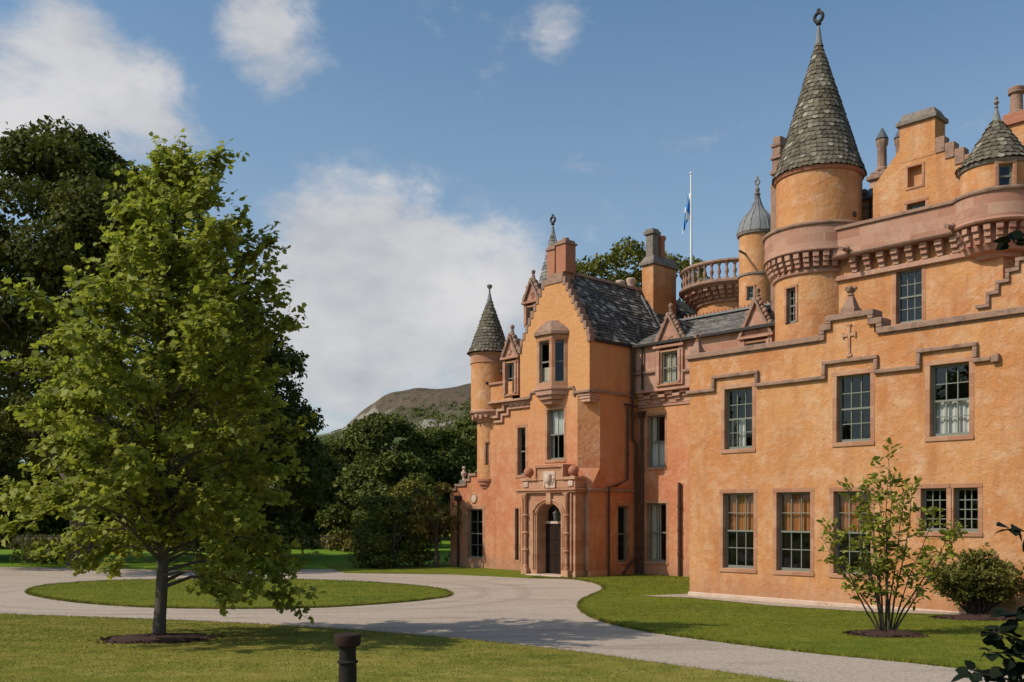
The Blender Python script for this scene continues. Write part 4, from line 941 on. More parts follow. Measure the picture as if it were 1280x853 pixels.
# ---- left range, low wing and left turret
RV = 4.9
b = MB(); b.wall((-15.5, RV), (-11.08, RV), 0, 6.9, [(-12.56 + 15.5 - .32, -12.56 + 15.5 + .32, 4.14, 6.33)]); b.wall((-17.42, RV), (-15.5, RV), 0, 3.6, [(1.16, 1.78 + .2 - .06, .42, 2.80)])
b = MB()
b.wall((-17.42, RV), (-15.0, RV), 0, 3.55, [(-15.66 + 17.42 - .62, -15.66 + 17.42 + .62, .42, 2.80)]); b.wall((-15.0, RV), (-11.08, RV), 0, 3.55, [(2.05, 2.29, .5, 2.75)]); b.wall((-15.5, RV), (-11.08, RV), 3.55, 7.4, [(-12.56 + 15.5 - .32, -12.56 + 15.5 + .32, 4.14, 6.33)])
b.wall((-17.42, 10), (-17.42, RV), 0, 3.55); b.wall((-15.5, 12), (-15.5, RV), 3.55, 8.6)
b.prism([(-16.9, 3.55), (-15.5, 3.55), (-15.5, 4.25), (-16.05, 4.25), (-16.05, 3.98), (-16.3, 3.98), (-16.3, 3.75), (-16.9, 3.75)], RV, RV + .35)
b.box(-17.4, -15.52, RV + .36, 10, 3.4, 3.5)
lr = part(b, 'left_range', M['harl_pink'])
part(MB().band([(-17.4, 3.62), (-17.0, 3.62), (-17.0, 3.84), (-16.3, 3.84), (-16.3, 4.06), (-16.02, 4.06), (-16.02, 4.30), (-15.6, 4.30)], .13, RV - .07, RV + .42), 'coping', M['cope'], lr, bevel=.015)
b = MB(); b.box(-16.84, -16.38, RV + .05, RV + .4, 3.905, 4.08); part(b, 'finial_block', M['dressed'], lr)
b = MB(); b.lathe((-16.68, RV + .2), [(.1, 4.08), (.05, 4.16), (.05, 4.2), (.13, 4.34), (.14, 4.42), (.06, 4.52), (.05, 4.58), (.1, 4.66), (.05, 4.72)], 12); part(b, 'urn_finial', M['panel'], lr)
b = MB(); b.tube([(-15.72, RV - .03, 3.22), (-15.72, RV + .02, 3.22)], .19, 20); part(b, 'round_plaque', M['panel'], lr); b = MB(); b.torus((-15.72, RV - .02, 3.22), .2, .035); part(b, 'plaque_rim', M['trim'], lr)
window(-15.66, RV, .48, 1.06, 2.24, cols=2, rows=4, mw=.2)
window(-12.56, RV, 4.2, .50, 2.06, cols=1, rows=2, mw=.13)
b = MB(); b.box(-12.97, -12.69, RV + .12, RV + .15, .4, 2.85); part(b, 'slit_window', M['dark'], lr); b = MB(); b.box(-13.06, -12.95, RV - .02, RV + .12, .4, 2.8); b.box(-12.71, -12.63, RV - .02, RV + .12, .4, 2.8); part(b, 'slit_jamb', M['trim'], lr)
b = MB(); b.box(-17.46, -15.05, RV - .05, RV + .02, -.2, .38); part(b, 'plinth', M['trim'], lr, bevel=.02)
# stepped corbel course and attic
b = MB(); b.wall((-14.4, RV - .22), (-11.7, RV - .22), 7.4, 8.3, [(1.5, 2.0, 7.5, 8.3)]); b.wall((-11.6, RV - .2), (-11.6, RV + 2), 7.4, 9); b.box(-15.4, -11.72, RV + .3, RV + 1, 7.4, 8.9); part(b, 'attic_wall', M['harl'], lr)
b = MB()
b.band([(-14.2, 6.62), (-13.75, 6.62), (-13.75, 6.9), (-13.35, 6.9), (-13.35, 7.16), (-11.7, 7.16)], .13, RV - .1, RV + .01)
b.band([(-14.2, 6.82), (-13.95, 6.82), (-13.95, 7.1), (-13.55, 7.1), (-13.55, 7.34), (-11.7, 7.34)], .12, RV - .2, RV + .01)
u = -13.2; k = 0
while u < -11.8: b.box(u, u + .28, RV - .17, RV, 7.225 + .0, 7.279); u += .37
b.box(-14.4, -11.72, RV - .34, RV + .1, 7.41, 7.5)
b.box(-14.5, -13.2, RV - .32, RV + .1, 8.24, 8.34)
part(b, 'corbelling', M['stone'], lr, bevel=.015)
dormer(-12.95, RV - .26, 7.75, 9.25, 10.35, 1.0, .52, 2.2)
s = MB(); slates(s, (-15.6, RV + .1, 8.85), (1, 0, 0), (0, 2.4, 1.9), 4, 3.0); s.add([(-15.6, RV + .1, 8.84), (-11.7, RV + .1, 8.84), (-11.7, RV + 2.5, 10.74), (-15.6, RV + 2.5, 10.74), (-11.7, RV + 5, 8.84), (-15.6, RV + 5, 8.84)], [(0, 1, 2, 3), (3, 2, 4, 5)]); part(s, 'slate_roof', M['slate'], lr, smooth=False)
# turret
lc = (-14.98, 5.2)
b = MB(); drum(b, lc, .475, 4.0, 6.7, [dhole(lc, .475, facing(lc, -10), 4.75, .17, .95, .08)]); b.lathe(lc, [(.85, 7.15), (.85, 9.3)], 40, False); lt = part(b, 'round_turret', M['harl'])
b = MB(); b.lathe(lc, [(.12, 3.42), (.22, 3.5), (.26, 3.56), (.3, 3.62), (.36, 3.66), (.40, 3.78), (.47, 3.82), (.50, 3.95), (.55, 3.98), (.56, 4.08), (.47, 4.12)], 40); part(b, 'corbelled_base', M['redbrick'], lt)
b = MB(); b.lathe(lc, [(.475, 6.6), (.56, 6.64), (.60, 6.72), (.62, 6.74), (.68, 6.8), (.7, 6.88), (.8, 6.92), (.82, 7.02), (.9, 7.05), (.92, 7.12), (.85, 7.17)], 40)
for k in range(20):
    a = 2 * math.pi * k / 20; ca, sa = math.cos(a), math.sin(a); b.plan([(lc[0] + x * ca - y * sa, lc[1] + x * sa + y * ca) for x, y in [(.5, -.07), (.84, -.07), (.84, .07), (.5, .07)]], 6.78 + .06 * (k % 2), 6.94 + .06 * (k % 2))
part(b, 'corbelling', M['stone'], lt)
b = MB(); b.lathe(lc, [(.85, 9.28), (.89, 9.3), (.89, 9.36), (.87, 9.38), (.87, 9.66), (.93, 9.70), (.96, 9.76), (.8, 9.77)], 40); part(b, 'eaves_moulding', M['trim'], lt)
cone_roof(lt, lc, .95, 9.77, 12.25, 12.62, ch=.15, cw=.17, flare=.07)
q = MB(); q.lathe(lc, [(.03, 12.6), (.05, 12.66), (.03, 12.72), (.12, 12.82), (.13, 12.9), (.05, 12.95)], 10); part(q, 'finial', M['dressed'], lt)
drum_window(lc, .46, facing(lc, -10), 4.75, .17, .95, cols=1, rows=1, mw=.08, proud=.015, depth=.10, sill=False, meet=False, fw=.02)
b = MB(); a = facing(lc, -8); b.ball((lc[0] + .85 * math.cos(a), lc[1] + .85 * math.sin(a), 8.35), .07); part(b, 'gun_loop', M['dark'], lt)
# upper dormer and tall spire behind the gable
dormer(-13.03, 6.0, 11.0, 11.9, 13.0, 1.0, .5, 1.6)
b = MB(); b.box(-13.5, -12.5, 6.3, 8, 8, 11.9); part(b, 'dormer_base', M['harl'], lr)
sc_ = (-13.7, 8.0)
b = MB(); b.lathe(sc_, [(1.25, 6), (1.25, 10.6)], 32, False); stt = part(b, 'stair_turret', M['harl'])
cone_roof(stt, sc_, 1.3, 10.6, 15.5, 15.95, m='slate_pale', ch=.17, cw=.2)
b = MB(); a = facing(sc_, 42); b.tube([(sc_[0] + 1.33 * math.cos(a), sc_[1] + 1.33 * math.sin(a), 10.65), (sc_[0] + .1 * math.cos(a), sc_[1] + .1 * math.sin(a), 15.5)], .05, 6); part(b, 'lead_roll', M['lead'], stt)
ring_finial(stt, sc_, 15.98, 1.05)

# ---- rainwater pipes
def pipe(pts, r=.055, m='pipe', hopper=None):
    b = MB(); b.tube(pts, r, 10)
    p0 = Vector(pts[0])
    for p, q in zip(pts[:-1], pts[1:]):
        p, q = Vector(p), Vector(q); L_ = (q - p).length; nb = int(L_ / 1.1)
        for k in range(1, nb + 1):
            c_ = p + (q - p) * (k / (nb + 1)); d = (q - p).normalized() * .04; b.tube([c_ - d, c_ + d], r * 1.35, 10)
    if hopper: b.plan([(hopper[0] - .1, hopper[1] - .1), (hopper[0] + .1, hopper[1] - .1), (hopper[0] + .1, hopper[1] + .1), (hopper[0] - .1, hopper[1] + .1)], hopper[2], hopper[2] + .25, [(hopper[0] - .16, hopper[1] - .14), (hopper[0] + .16, hopper[1] - .14), (hopper[0] + .16, hopper[1] + .12), (hopper[0] - .16, hopper[1] + .12)])
    return part(b, 'drainpipe', M[m], castle)
pipe([(-7.62, 6.48, 9.4), (-7.62, 6.48, 5.6), (-7.6, 6.70, 5.3), (-7.6, 6.70, .0)], .06)
pipe([(-7.42, 6.80, 6.5), (-7.42, 6.80, .0)], .065, hopper=(-7.42, 6.80, 6.45))
pipe([(-7.65, 6.2, 6.85), (-7.66, 6.2, 3.9), (-7.66, 5.5, 3.65), (-7.66, 5.05, 3.6), (-7.66, 5.05, 0)], .045)
pipe([(-7.6, 6.6, .75), (-7.62, 5.9, .1)], .05)
pipe([(-7.65, 6.0, 6.95), (-7.5, 6.6, 6.9)], .05)
pipe([(-5.53, 6.80, 3.75), (-5.53, 6.80, 0)], .065)
pipe([(-16.75, 4.80, 3.1), (-16.75, 4.80, .0)], .05, 'iron', hopper=(-16.75, 4.8, 3.1))
pipe([(-7.2, 6.55, 9.3), (-7.2, 6.55, 7.55)], .045, 'iron')
pipe([(2.55, 6.4, 12.95), (2.55, 6.4, 11.0)], .04, 'iron')

def cw_(u, v, z):                       # castle axes to world
    c, s = math.cos(CRZ), math.sin(CRZ); return (CO[0] + u * c - v * s, CO[1] + u * s + v * c, z)

# ---- flagpole and flag on the round tower
fp = empty('flagpole', cw_(-8.42, 11.5, 12.4)); tag(fp, 'slim white flagpole rising from the balustraded round tower', 'flagpole')
b = MB(); b.tube([(0, 0, 0), (0, 0, 2.6), (0, 0, 5.4)], [.06, .05, .035], 10); b.build('pole', M['white'], fp)
b = MB(); b.ball((0, 0, 5.44), .07, .8); b.build('truck', M['white'], fp)
M['flag'] = None
def m_flag(t):
    sx = t.node('ShaderNodeSeparateXYZ', {0: t.node('ShaderNodeTexCoord').outputs['UV']})
    x, y = sx.outputs[0], sx.outputs[1]
    d1 = t.math('ABSOLUTE', t.math('SUBTRACT', x, y)); d2 = t.math('ABSOLUTE', t.math('SUBTRACT', t.math('ADD', x, y), 1.0))
    k = t.math('LESS_THAN', t.math('MINIMUM', d1, d2), .13)
    return bsdf(t, t.mix(k, (.04, .26, .66), (.8, .8, .8)), .8)
M['flag'] = mat('blue_and_white_flag', m_flag)
nu, nv = 26, 16; V = []; Fc = []; uv = []
for j in range(nv + 1):
    for i in range(nu + 1):
        s_, t_ = i / nu, j / nv
        x = -.05 - .36 * (s_ ** .7) * (.6 + .4 * (1 - t_)); y = .07 * math.sin(s_ * 10) * (.3 + s_); z = 4.55 - 1.2 * (1 - t_) - .75 * s_ ** 1.1 + .05 * math.sin(s_ * 9)
        V.append((x + .015 * math.sin(s_ * 14), y, z)); uv.append((s_, t_))
for j in range(nv):
    for i in range(nu): a = j * (nu + 1) + i; Fc.append((a, a + 1, a + nu + 2, a + nu + 1))
flag = npmesh('flag', np.array(V), np.array(Fc), 4, M['flag'], None, True)
ul = flag.data.uv_layers.new(name='uv'); ul.data.foreach_set('uv', np.array([uv[l.vertex_index] for l in flag.data.loops], np.float32).ravel())
flag.location = fp.location; tag(flag, 'blue and white saltire flag hanging limp from the white flagpole', 'flag')

# ------------------------------------------------------------------ vegetation
rng = np.random.default_rng(11)
def unit(a): return a / np.linalg.norm(a, axis=-1, keepdims=True)

LOBED = np.array([(0, 0), (.30, .02), (.50, .22), (.34, .40), (.44, .68), (.20, .74), (.02, .98), (-.20, .76), (-.45, .66), (-.33, .40), (-.50, .20), (-.28, .02)])
OVAL = np.array([(0, 0), (.20, .2), (.24, .5), (.13, .82), (0, 1.0), (-.13, .82), (-.24, .5), (-.20, .2)])
KITE = np.array([(0, 0), (.36, .45), (0, 1.0), (-.36, .45)])
BROAD = np.array([(0, 0), (.3, .1), (.45, .4), (.3, .75), (0, 1.05), (-.3, .75), (-.45, .4), (-.3, .1)])
def leaves(P, D, N, S, shape, fold=.25):
    """leaf polygons at P growing along D with face normal about N and length S"""
    D = unit(D); N = unit(N - (N * D).sum(1, keepdims=True) * D); X = np.cross(D, N)
    k = len(shape); sh = shape
    V = P[:, None, :] + S[:, None, None] * (sh[None, :, :1] * X[:, None, :] + sh[None, :, 1:] * D[:, None, :] + (np.abs(sh[None, :, :1]) * fold - .12 * sh[None, :, 1:] ** 2) * N[:, None, :])
    return V.reshape(-1, 3), np.arange(len(P) * k).reshape(-1, k)

def crown_points(clumps, per, seed, up=.35):
    r = np.random.default_rng(seed); Ps = []; Ns = []
    for (c, rad, sq) in clumps:
        n = int(per * rad ** 2); d = unit(r.normal(size=(n, 3))); d[:, 2] = np.where(d[:, 2] < -.35, -d[:, 2] * .6, d[:, 2]); d = unit(d)
        rr = rad * (1 - np.abs(r.normal(0, .16, n))) * (1 + .12 * np.sin(d[:, 0] * 7 + c[0]) * np.sin(d[:, 1] * 6 + c[1]) + .10 * np.sin(d[:, 2] * 9 + c[2]))
        p = np.array(c) + d * rr[:, None] * np.array([1, 1, sq]); Ps.append(p); Ns.append(d)
    return np.concatenate(Ps), np.concatenate(Ns)

def tree(name, label, cat, base, H, env, mleaf, leaf=.3, per=60, seed=1, trunk_r=.3, clump=(.16, .26), nclump=40, group=None, bark='barkd', limbs=9, shape=KITE, inner=.5, bottom=.2, bare=0.0, sq=.78, jit=.55):
    """tree of leaf clumps spread through an envelope: env = list of (height fraction, radius)"""
    r = random.Random(seed); t = empty(name, base); tag(t, label, cat, group)
    hs_ = [e[0] for e in env]; rs_ = [e[1] for e in env]; Rm = max(rs_)
    cl = []
    tries = 0
    while len(cl) < nclump and tries < nclump * 8:
        tries += 1
        f = r.uniform(bottom, 1.0); rad = float(np.interp(f, hs_, rs_)); a = r.uniform(0, 2 * math.pi); cr = r.uniform(*clump) * Rm
        rr = max(rad - cr * .7, 0) * (inner + (1 - inner) * r.random() ** .5)
        z = min(f * H, H - cr * sq)
        cl.append(((rr * math.cos(a), rr * math.sin(a), z), cr, sq))
    P, D = crown_points(cl, per, seed)
    rg = np.random.default_rng(seed + 5); n = len(P)
    nrm = unit(D + np.array([0, 0, .5]) + rg.normal(0, jit, (n, 3))); dirs = unit(rg.normal(size=(n, 3)) + D * .5 + np.array([0, 0, -.35]))
    V, Fq = leaves(P, dirs, nrm, leaf * rg.uniform(.6, 1.35, n), shape)
    npmesh('crown', V, Fq, len(shape), mleaf, t)
    b = MB(); zt = H * .55
    b.tube([(0, 0, -.3), (.05, 0, H * .12), (-.04 * H * .1, .1, zt * .6), (.1, 0, zt), (0, .1, H * .86)], [trunk_r * 1.35, trunk_r, trunk_r * .75, trunk_r * .5, .04], 10)
    cand = sorted(cl, key=lambda q: r.random())[:limbs]
    for (c_, cr, _) in cand:
        z0 = min(c_[2] * .62, zt * .95); m_ = Vector((c_[0] * .45, c_[1] * .45, z0 + (c_[2] - z0) * .45 + .04 * H * r.random()))
        b.tube([(0, 0, z0 * .9), tuple(m_), c_], [trunk_r * .45, trunk_r * .28, trunk_r * .08], 6)
    b.build('trunk', M[bark], t)
    return t

# --- foreground tulip tree
def feature_tree():
    gx, gy = gp(198, 801); base = (gx, gy, gzl(gy)); t = empty('young_tree', base)
    tag(t, 'young broadleaf tree with bright lobed leaves in a mulch ring on the near lawn', 'tree')
    r = random.Random(5); rg = np.random.default_rng(5); k = gy / F
    H = zat(178, gy) - base[2]
    def cz(py): return zat(py, gy) - base[2]
    # crown silhouette: rows of the photo -> left and right reach in metres
    rows = [(172, 6, 70), (215, 32, 74), (262, 72, 118), (300, 96, 138), (350, 112, 146), (400, 150, 178), (440, 185, 190), (500, 180, 182), (560, 190, 184), (620, 192, 178), (680, 150, 178), (720, 110, 176), (760, 20, 176), (785, 0, 165)]
    zs = [cz(q[0]) for q in rows][::-1]; Lf = [q[1] * k for q in rows][::-1]; Rt = [q[2] * k for q in rows][::-1]
    def reach(z, ang):
        l, rr = np.interp(z, zs, Lf), np.interp(z, zs, Rt); w_ = (1 + math.cos(ang)) / 2; side = .5 * (l + rr) * 1.4
        c_ = math.cos(ang); return (rr if c_ > 0 else l) * abs(c_) + side * (1 - abs(c_))
    b = MB()
    tx = lambda z: .05 * math.sin(z * .7) + (.045 * z if z > 4 else .02 * z) * .9
    tp = [(tx(z), .04 * math.sin(z), z) for z in np.linspace(-.1, H - .25, 18)]; b.tube(tp, [.145, .105] + [.09 * (1 - i / 17) ** .8 + .012 for i in range(16)], 12)
    LP, LD = [], []
    nb = 200
    for i in range(nb):
        f = (i + r.random()) / nb; z1 = .75 + f * (H - .95); ang = i * 2.399 + r.uniform(-.5, .5)
        if z1 < (1.25 if math.cos(ang) < -.55 else 1.9) and math.cos(ang) < .25: continue
        if z1 < 1.75 and math.sin(ang) < -.25 and math.cos(ang) < .75: continue
        L = reach(z1, ang) * r.uniform(.62, 1.06) - .14 - .16 * f; 
        if L < .25: L = .25
        sag = (-.55 if z1 < 2.0 else -.10 + .35 * f) * L * .55
        z0 = max(z1 - L * .34, .35) if f > .2 else z1 + .15
        o = Vector((tx(z0), 0, z0)); e = Vector((math.cos(ang) * L, math.sin(ang) * L, z1 - z0 + sag * .4))
        pts = [o + e * s + Vector((0, 0, .16 * L * math.sin(s * math.pi) * (1 if f < .5 else -.4))) + Vector((r.uniform(-.05, .05), r.uniform(-.05, .05), r.uniform(-.04, .04))) * L * .5 for s in (0, .25, .5, .75, 1)]
        pts[0] = o; b.tube(pts, [.026 * (1 - f) + .013, .019 * (1 - f) + .009, .011, .008, .004], 5)
        ntw = int(6 + L * 9.5)
        for j in range(ntw):
            s = r.uniform(.30, 1.0) ** .7; q = s * 4; a_ = int(min(q, 3)); p = pts[a_].lerp(pts[a_ + 1], q - a_)
            td = (e.normalized() + Vector((r.gauss(0, .75), r.gauss(0, .75), r.gauss(.0, .42)))).normalized(); tl = r.uniform(.18, .55) * (1.1 - .25 * s)
            en = p + td * tl
            if r.random() < .45: b.tube([p, en], [.006, .003], 3)
            nl = r.randint(5, 8)
            for m_ in range(nl):
                pp = p.lerp(en, (m_ + 1) / nl) + Vector((r.gauss(0, .03), r.gauss(0, .03), r.gauss(0, .03))); LP.append(pp)
                LD.append(td + Vector((r.gauss(0, .9), r.gauss(0, .9), r.gauss(-.25, .4))))
    for i in range(120):
        z0 = r.uniform(1.75, H - 1.2); ang = -math.pi / 2 + r.uniform(-1.25, 1.25); L = r.uniform(.35, 1.15) * (1 - .5 * z0 / H)
        o = Vector((tx(z0), 0, z0)); e = Vector((math.cos(ang) * L, math.sin(ang) * L, r.uniform(.0, .45) * L)); b.tube([o, o + e * .5 + Vector((0, 0, .05)), o + e], [.012, .008, .003], 4)
        for m_ in range(r.randint(14, 26)):
            LP.append(o + e * r.uniform(.3, 1.05) + Vector((r.gauss(0, .12), r.gauss(0, .10), r.gauss(0, .09)))); LD.append(e + Vector((r.gauss(0, .8), r.gauss(0, .8), r.gauss(-.2, .4))))
    P = np.array([tuple(p) for p in LP]); D = np.array([tuple(d) for d in LD]); n = len(P)
    N = np.array([-.32, -.42, .85]) + rg.normal(0, .5, (n, 3)); S = rg.uniform(.07, .15, n)
    V, Fq = leaves(P, D, N, S, LOBED, .35)
    npmesh('crown', V, Fq, len(LOBED), M['leaf_main'], t)
    b.build('trunk', M['bark'], t)
    print('feature tree leaves', n)
feature_tree()
def mulch(name, px, py, rx, ry, lab):
    x, y = gp(px, py); r = random.Random(3); b = MB(); seg = 30; vs = [(x, y, gzl(y) + .13)]
    for q, h_ in ((.55, .12), (.85, .09), (1, .045)):
        for i in range(seg): a = 2 * math.pi * i / seg; s = q * (1 + .06 * math.sin(a * 5) + .04 * r.uniform(-1, 1)); xx, yy = x + rx * s * math.cos(a), y + ry * s * math.sin(a); vs.append((xx, yy, gzl(yy) + h_))
    fs = [(0, 1 + i, 1 + (i + 1) % seg) for i in range(seg)]
    for k in range(2): fs += [(1 + k * seg + i, 1 + (k + 1) * seg + i, 1 + (k + 1) * seg + (i + 1) % seg, 1 + k * seg + (i + 1) % seg) for i in range(seg)]
    b.add(vs, fs)
    for i in range(900):
        a = r.uniform(0, 6.28); s = math.sqrt(r.random()) * (1.04 if i % 4 else 1.22); xx, yy = x + rx * s * math.cos(a), y + ry * s * math.sin(a); l = r.uniform(.02, .06); an = r.uniform(0, 6.28); zz = gzl(yy) + .06 + .07 * max(1 - s, -.1)
        b.add([(xx, yy, zz), (xx + l * math.cos(an), yy + l * math.sin(an), zz + r.uniform(0, .02)), (xx + l * math.cos(an) - .02 * math.sin(an), yy + l * math.sin(an) + .02 * math.cos(an), zz + .03), (xx - .02 * math.sin(an), yy + .02 * math.cos(an), zz + .012)], [(0, 1, 2, 3)])
    o = b.build(name, M['mulch'], None); tag(o, lab, 'mulch', kind='stuff')
mulch('mulch_bed', 198, 803, .92, .82, 'ring of reddish bark mulch around the young tree')
mulch('mulch_bed', 1106, 797, .62, .62, 'dark bark mulch under the multi-stemmed shrub')
mulch('mulch_bed', 1222, 776, .9, .7, 'dark bark mulch under the rounded bush beside the castle wall')

# --- multi-stemmed shrub and rounded bush in front of the castle
def shrub(name, label, px, py, ptop, halfw, nst, mleaf, leaf, seed, shape=OVAL, per=9, spread=1.0, bark='barkd', start=.4, prob=1):
    x, y = gp(px, py); base = (x, y, gzl(y)); t = empty(name, base); tag(t, label, 'shrub'); r = random.Random(seed); rg = np.random.default_rng(seed)
    H = zat(ptop, y) - base[2]; Wd = halfw * y / F; b = MB(); LP = []; LD = []
    for i in range(nst):
        a = i * 2.4 + r.uniform(-.4, .4); lean = (r.random() ** .6) * spread if i else .05; h_ = H * (1 - .38 * lean ** 1.5) * (r.uniform(.8, .98) if i else 1.04)
        e = Vector((math.cos(a) * Wd * lean, math.sin(a) * Wd * lean * .8, h_))
        pts = [Vector((math.cos(a) * .06, math.sin(a) * .06, -.05))] + [Vector((e.x * s ** .95, e.y * s ** .95, e.z * s ** 1.05)) + Vector((r.gauss(0, .04), r.gauss(0, .04), 0)) for s in (.25, .5, .75, 1)]
        b.tube(pts, [.022, .017, .012, .008, .003], 6)
        for j in range(prob * int(8 + 5 * H)):
            s = r.uniform(start, 1); q = s * 4; k = int(min(q, 3)); p = pts[k].lerp(pts[k + 1], q - k)
            d = Vector((r.gauss(0, .8), r.gauss(0, .8), r.gauss(.45, .4))).normalized(); tl = r.uniform(.1, .38) * min(H / 2, 1); en = p + d * tl
            b.tube([p, en], [.005, .002], 3)
            for m_ in range(per):
                LP.append(p.lerp(en, r.uniform(.25, 1.05)) + Vector((r.gauss(0, .03), r.gauss(0, .03), r.gauss(0, .03)))); LD.append(d + Vector((r.gauss(0, .7), r.gauss(0, .7), r.gauss(0, .5))))
    P = np.array([tuple(p) for p in LP]); D = np.array([tuple(d) for d in LD]); n = len(P)
    V, Fq = leaves(P, D, np.array([0, -.1, .8]) + rg.normal(0, .5, (n, 3)), leaf * rg.uniform(.65, 1.25, n), shape)
    npmesh('foliage', V, Fq, len(shape), mleaf, t); b.build('stems', M[bark], t); return t
shrub('shrub', 'airy multi-stemmed shrub with bright leaves before the ground floor windows of the castle', 1108, 795, 575, 96, 14, M['leaf_shrub'], .125, 21, per=6, start=.33)
shrub('shrub', 'low rounded dense bush against the castle wall right of the multi-stemmed shrub', 1222, 772, 686, 70, 58, M['leaf_bush'], .095, 23, per=12, start=.42)

# --- background trees
dist = lambda px, t: (xat(px, t), t, 0)
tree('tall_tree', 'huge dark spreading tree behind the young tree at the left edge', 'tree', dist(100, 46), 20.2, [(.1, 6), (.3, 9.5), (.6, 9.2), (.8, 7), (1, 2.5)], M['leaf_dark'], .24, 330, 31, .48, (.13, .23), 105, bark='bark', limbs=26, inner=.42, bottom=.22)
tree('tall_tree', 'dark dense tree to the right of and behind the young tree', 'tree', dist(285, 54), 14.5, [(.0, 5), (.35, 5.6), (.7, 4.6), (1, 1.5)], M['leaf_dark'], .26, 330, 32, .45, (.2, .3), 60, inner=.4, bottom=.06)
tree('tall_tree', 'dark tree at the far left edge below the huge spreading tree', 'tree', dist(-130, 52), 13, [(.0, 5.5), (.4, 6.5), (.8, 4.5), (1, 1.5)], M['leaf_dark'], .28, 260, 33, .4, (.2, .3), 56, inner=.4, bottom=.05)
bt_ = [(345, 76, 9.5, 4.6, 'leaf_dark', 'lowest of the dark trees in the background wood, beside the big dark tree'), (420, 95, 9.6, 6.0, 'leaf_dark', 'dark domed tree at the left of the background wood below the hill'),
       (480, 88, 11.5, 5.4, 'leaf_mid', 'tallest mid green tree in the background wood beneath the hill crest'), (545, 92, 10.6, 5.8, 'leaf_mid', 'green tree in the background wood just left of the castle turret'),
       (610, 96, 12.4, 6.0, 'leaf_mid', 'background tree showing behind the left castle turret'), (395, 80, 7.5, 3.6, 'leaf_dark', 'small dark tree at the edge of the far field'),
       (450, 74, 6.2, 3.2, 'leaf_mid', 'short bushy tree in front of the background wood'), (500, 70, 6.8, 3.4, 'leaf_mid', 'pale leaved short tree in front of the wood, left of the bronze tree'), (240, 80, 10, 5.5, 'leaf_dark', 'dark background tree hidden mostly by the young tree'), (130, 84, 11, 6, 'leaf_dark', 'dark background tree behind the huge trunk'), (10, 80, 9.5, 6, 'leaf_dark', 'dark background tree closing the field at the left edge'), (-80, 86, 12, 7, 'leaf_dark', 'dark background tree outside the left edge of the lawn')]
for i, (px, t_, H_, r_, m_, lab) in enumerate(bt_):
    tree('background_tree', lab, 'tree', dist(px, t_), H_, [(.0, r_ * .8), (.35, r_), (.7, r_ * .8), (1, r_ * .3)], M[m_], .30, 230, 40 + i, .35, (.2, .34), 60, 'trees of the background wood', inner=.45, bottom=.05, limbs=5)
# trees rising behind the castle roof
for i, (px, t_, H_, r_, lab) in enumerate([(775, 74, 23.0, 4.9, 'olive tree crown rising behind the slate roof between gable chimney and ridge chimney'), (842, 76, 23.4, 3.6, 'olive tree crown showing between the ridge chimney and the balustraded tower'), (650, 70, 14.8, 3.2, 'tree top peeping out right of the left turret cone')]):
    tree('roofline_tree', lab, 'tree', dist(px, t_), H_, [(.2, r_ * .8), (.6, r_), (.9, r_ * .95), (1, r_ * .6)], M['leaf_olive'], .3, 230, 60 + i, .4, (.2, .32), 34, 'trees behind the castle', inner=.45, bottom=.35, limbs=6)
# belt of trees across the lawn to the left and behind the viewer: what the window panes mirror
rw = random.Random(77); cl = []
for i in range(95):
    q = rw.random(); x, y = -62 - 14 * rw.random() + 26 * abs(q - .45) * (1 if q > .45 else .2), 34 - 150 * q; h_ = 9 + 6 * rw.random(); cl.append(((x, y, h_ * rw.uniform(.2, .85)), rw.uniform(3.0, 5.0), .85))
P, D = crown_points(cl, 26, 78); rg = np.random.default_rng(79); V, Fq = leaves(P, unit(rg.normal(size=P.shape)), unit(D + rg.normal(0, .5, P.shape)), rg.uniform(.6, 1.0, len(P)), KITE)
tag(npmesh('woodland', V, Fq, 4, M['leaf_dark']), 'belt of dark woodland across the lawn, mirrored in the castle windows', 'woodland', kind='stuff')
# garden trees and bushes at the castle's left corner
def bush(name, label, px, t_, H_, r_, m_, leaf, seed, per=300, n=30, bottom=.0, group=None):
    return tree(name, label, 'bush' if 'bush' in name else 'tree', dist(px, t_), H_, [(0, r_ * .85), (.4, r_), (.8, r_ * .7), (1, r_ * .3)], M[m_], leaf, per, seed, max(.05, H_ * .03), (.26, .4), n, group, inner=.4, bottom=bottom, limbs=5)
tree('bronze_tree', 'small bronze leaved tree with bare reddish trunk beside the left corner of the castle', 'tree', dist(545, 44), 3.95, [(.3, .7), (.5, 1.35), (.8, 1.2), (1, .5)], M['leaf_bronze'], .17, 330, 71, .10, (.26, .38), 26, inner=.35, bottom=.36, bark='barkd', limbs=7)
bush('bush', 'dark mounded evergreen bush left of the bronze tree', 492, 44.5, 2.9, 1.75, 'leaf_dark', .17, 72)
bush('bush', 'dark bush between the mounded bush and the bronze tree', 520, 45.5, 3.7, 1.3, 'leaf_dark', .17, 73)
bush('bush', 'low green bush at the edge of the drive by the castle corner', 452, 44, .85, .75, 'leaf_mid', .13, 74, 420, 14)
bush('bush', 'low ragged plant spilling over the gravel edge', 475, 43, .6, .6, 'leaf_mid', .12, 75, 460, 12)
bush('bush', 'yellowish rounded bush at the far edge of the field below the wood', 430, 64, 1.3, 1.1, 'leaf_bronze', .2, 76)
bush('bush', 'larger yellow-green bush at the far edge of the field below the wood', 450, 62, 1.55, 1.35, 'leaf_bronze', .2, 77)
bush('bush', 'rounded blue-green bush in front of the wood behind the mounded bush', 472, 60, 3.6, 2.0, 'leaf_mid', .2, 78)
bush('bush', 'pale bush behind the bronze tree', 512, 62, 4.6, 2.3, 'leaf_olive', .2, 79)
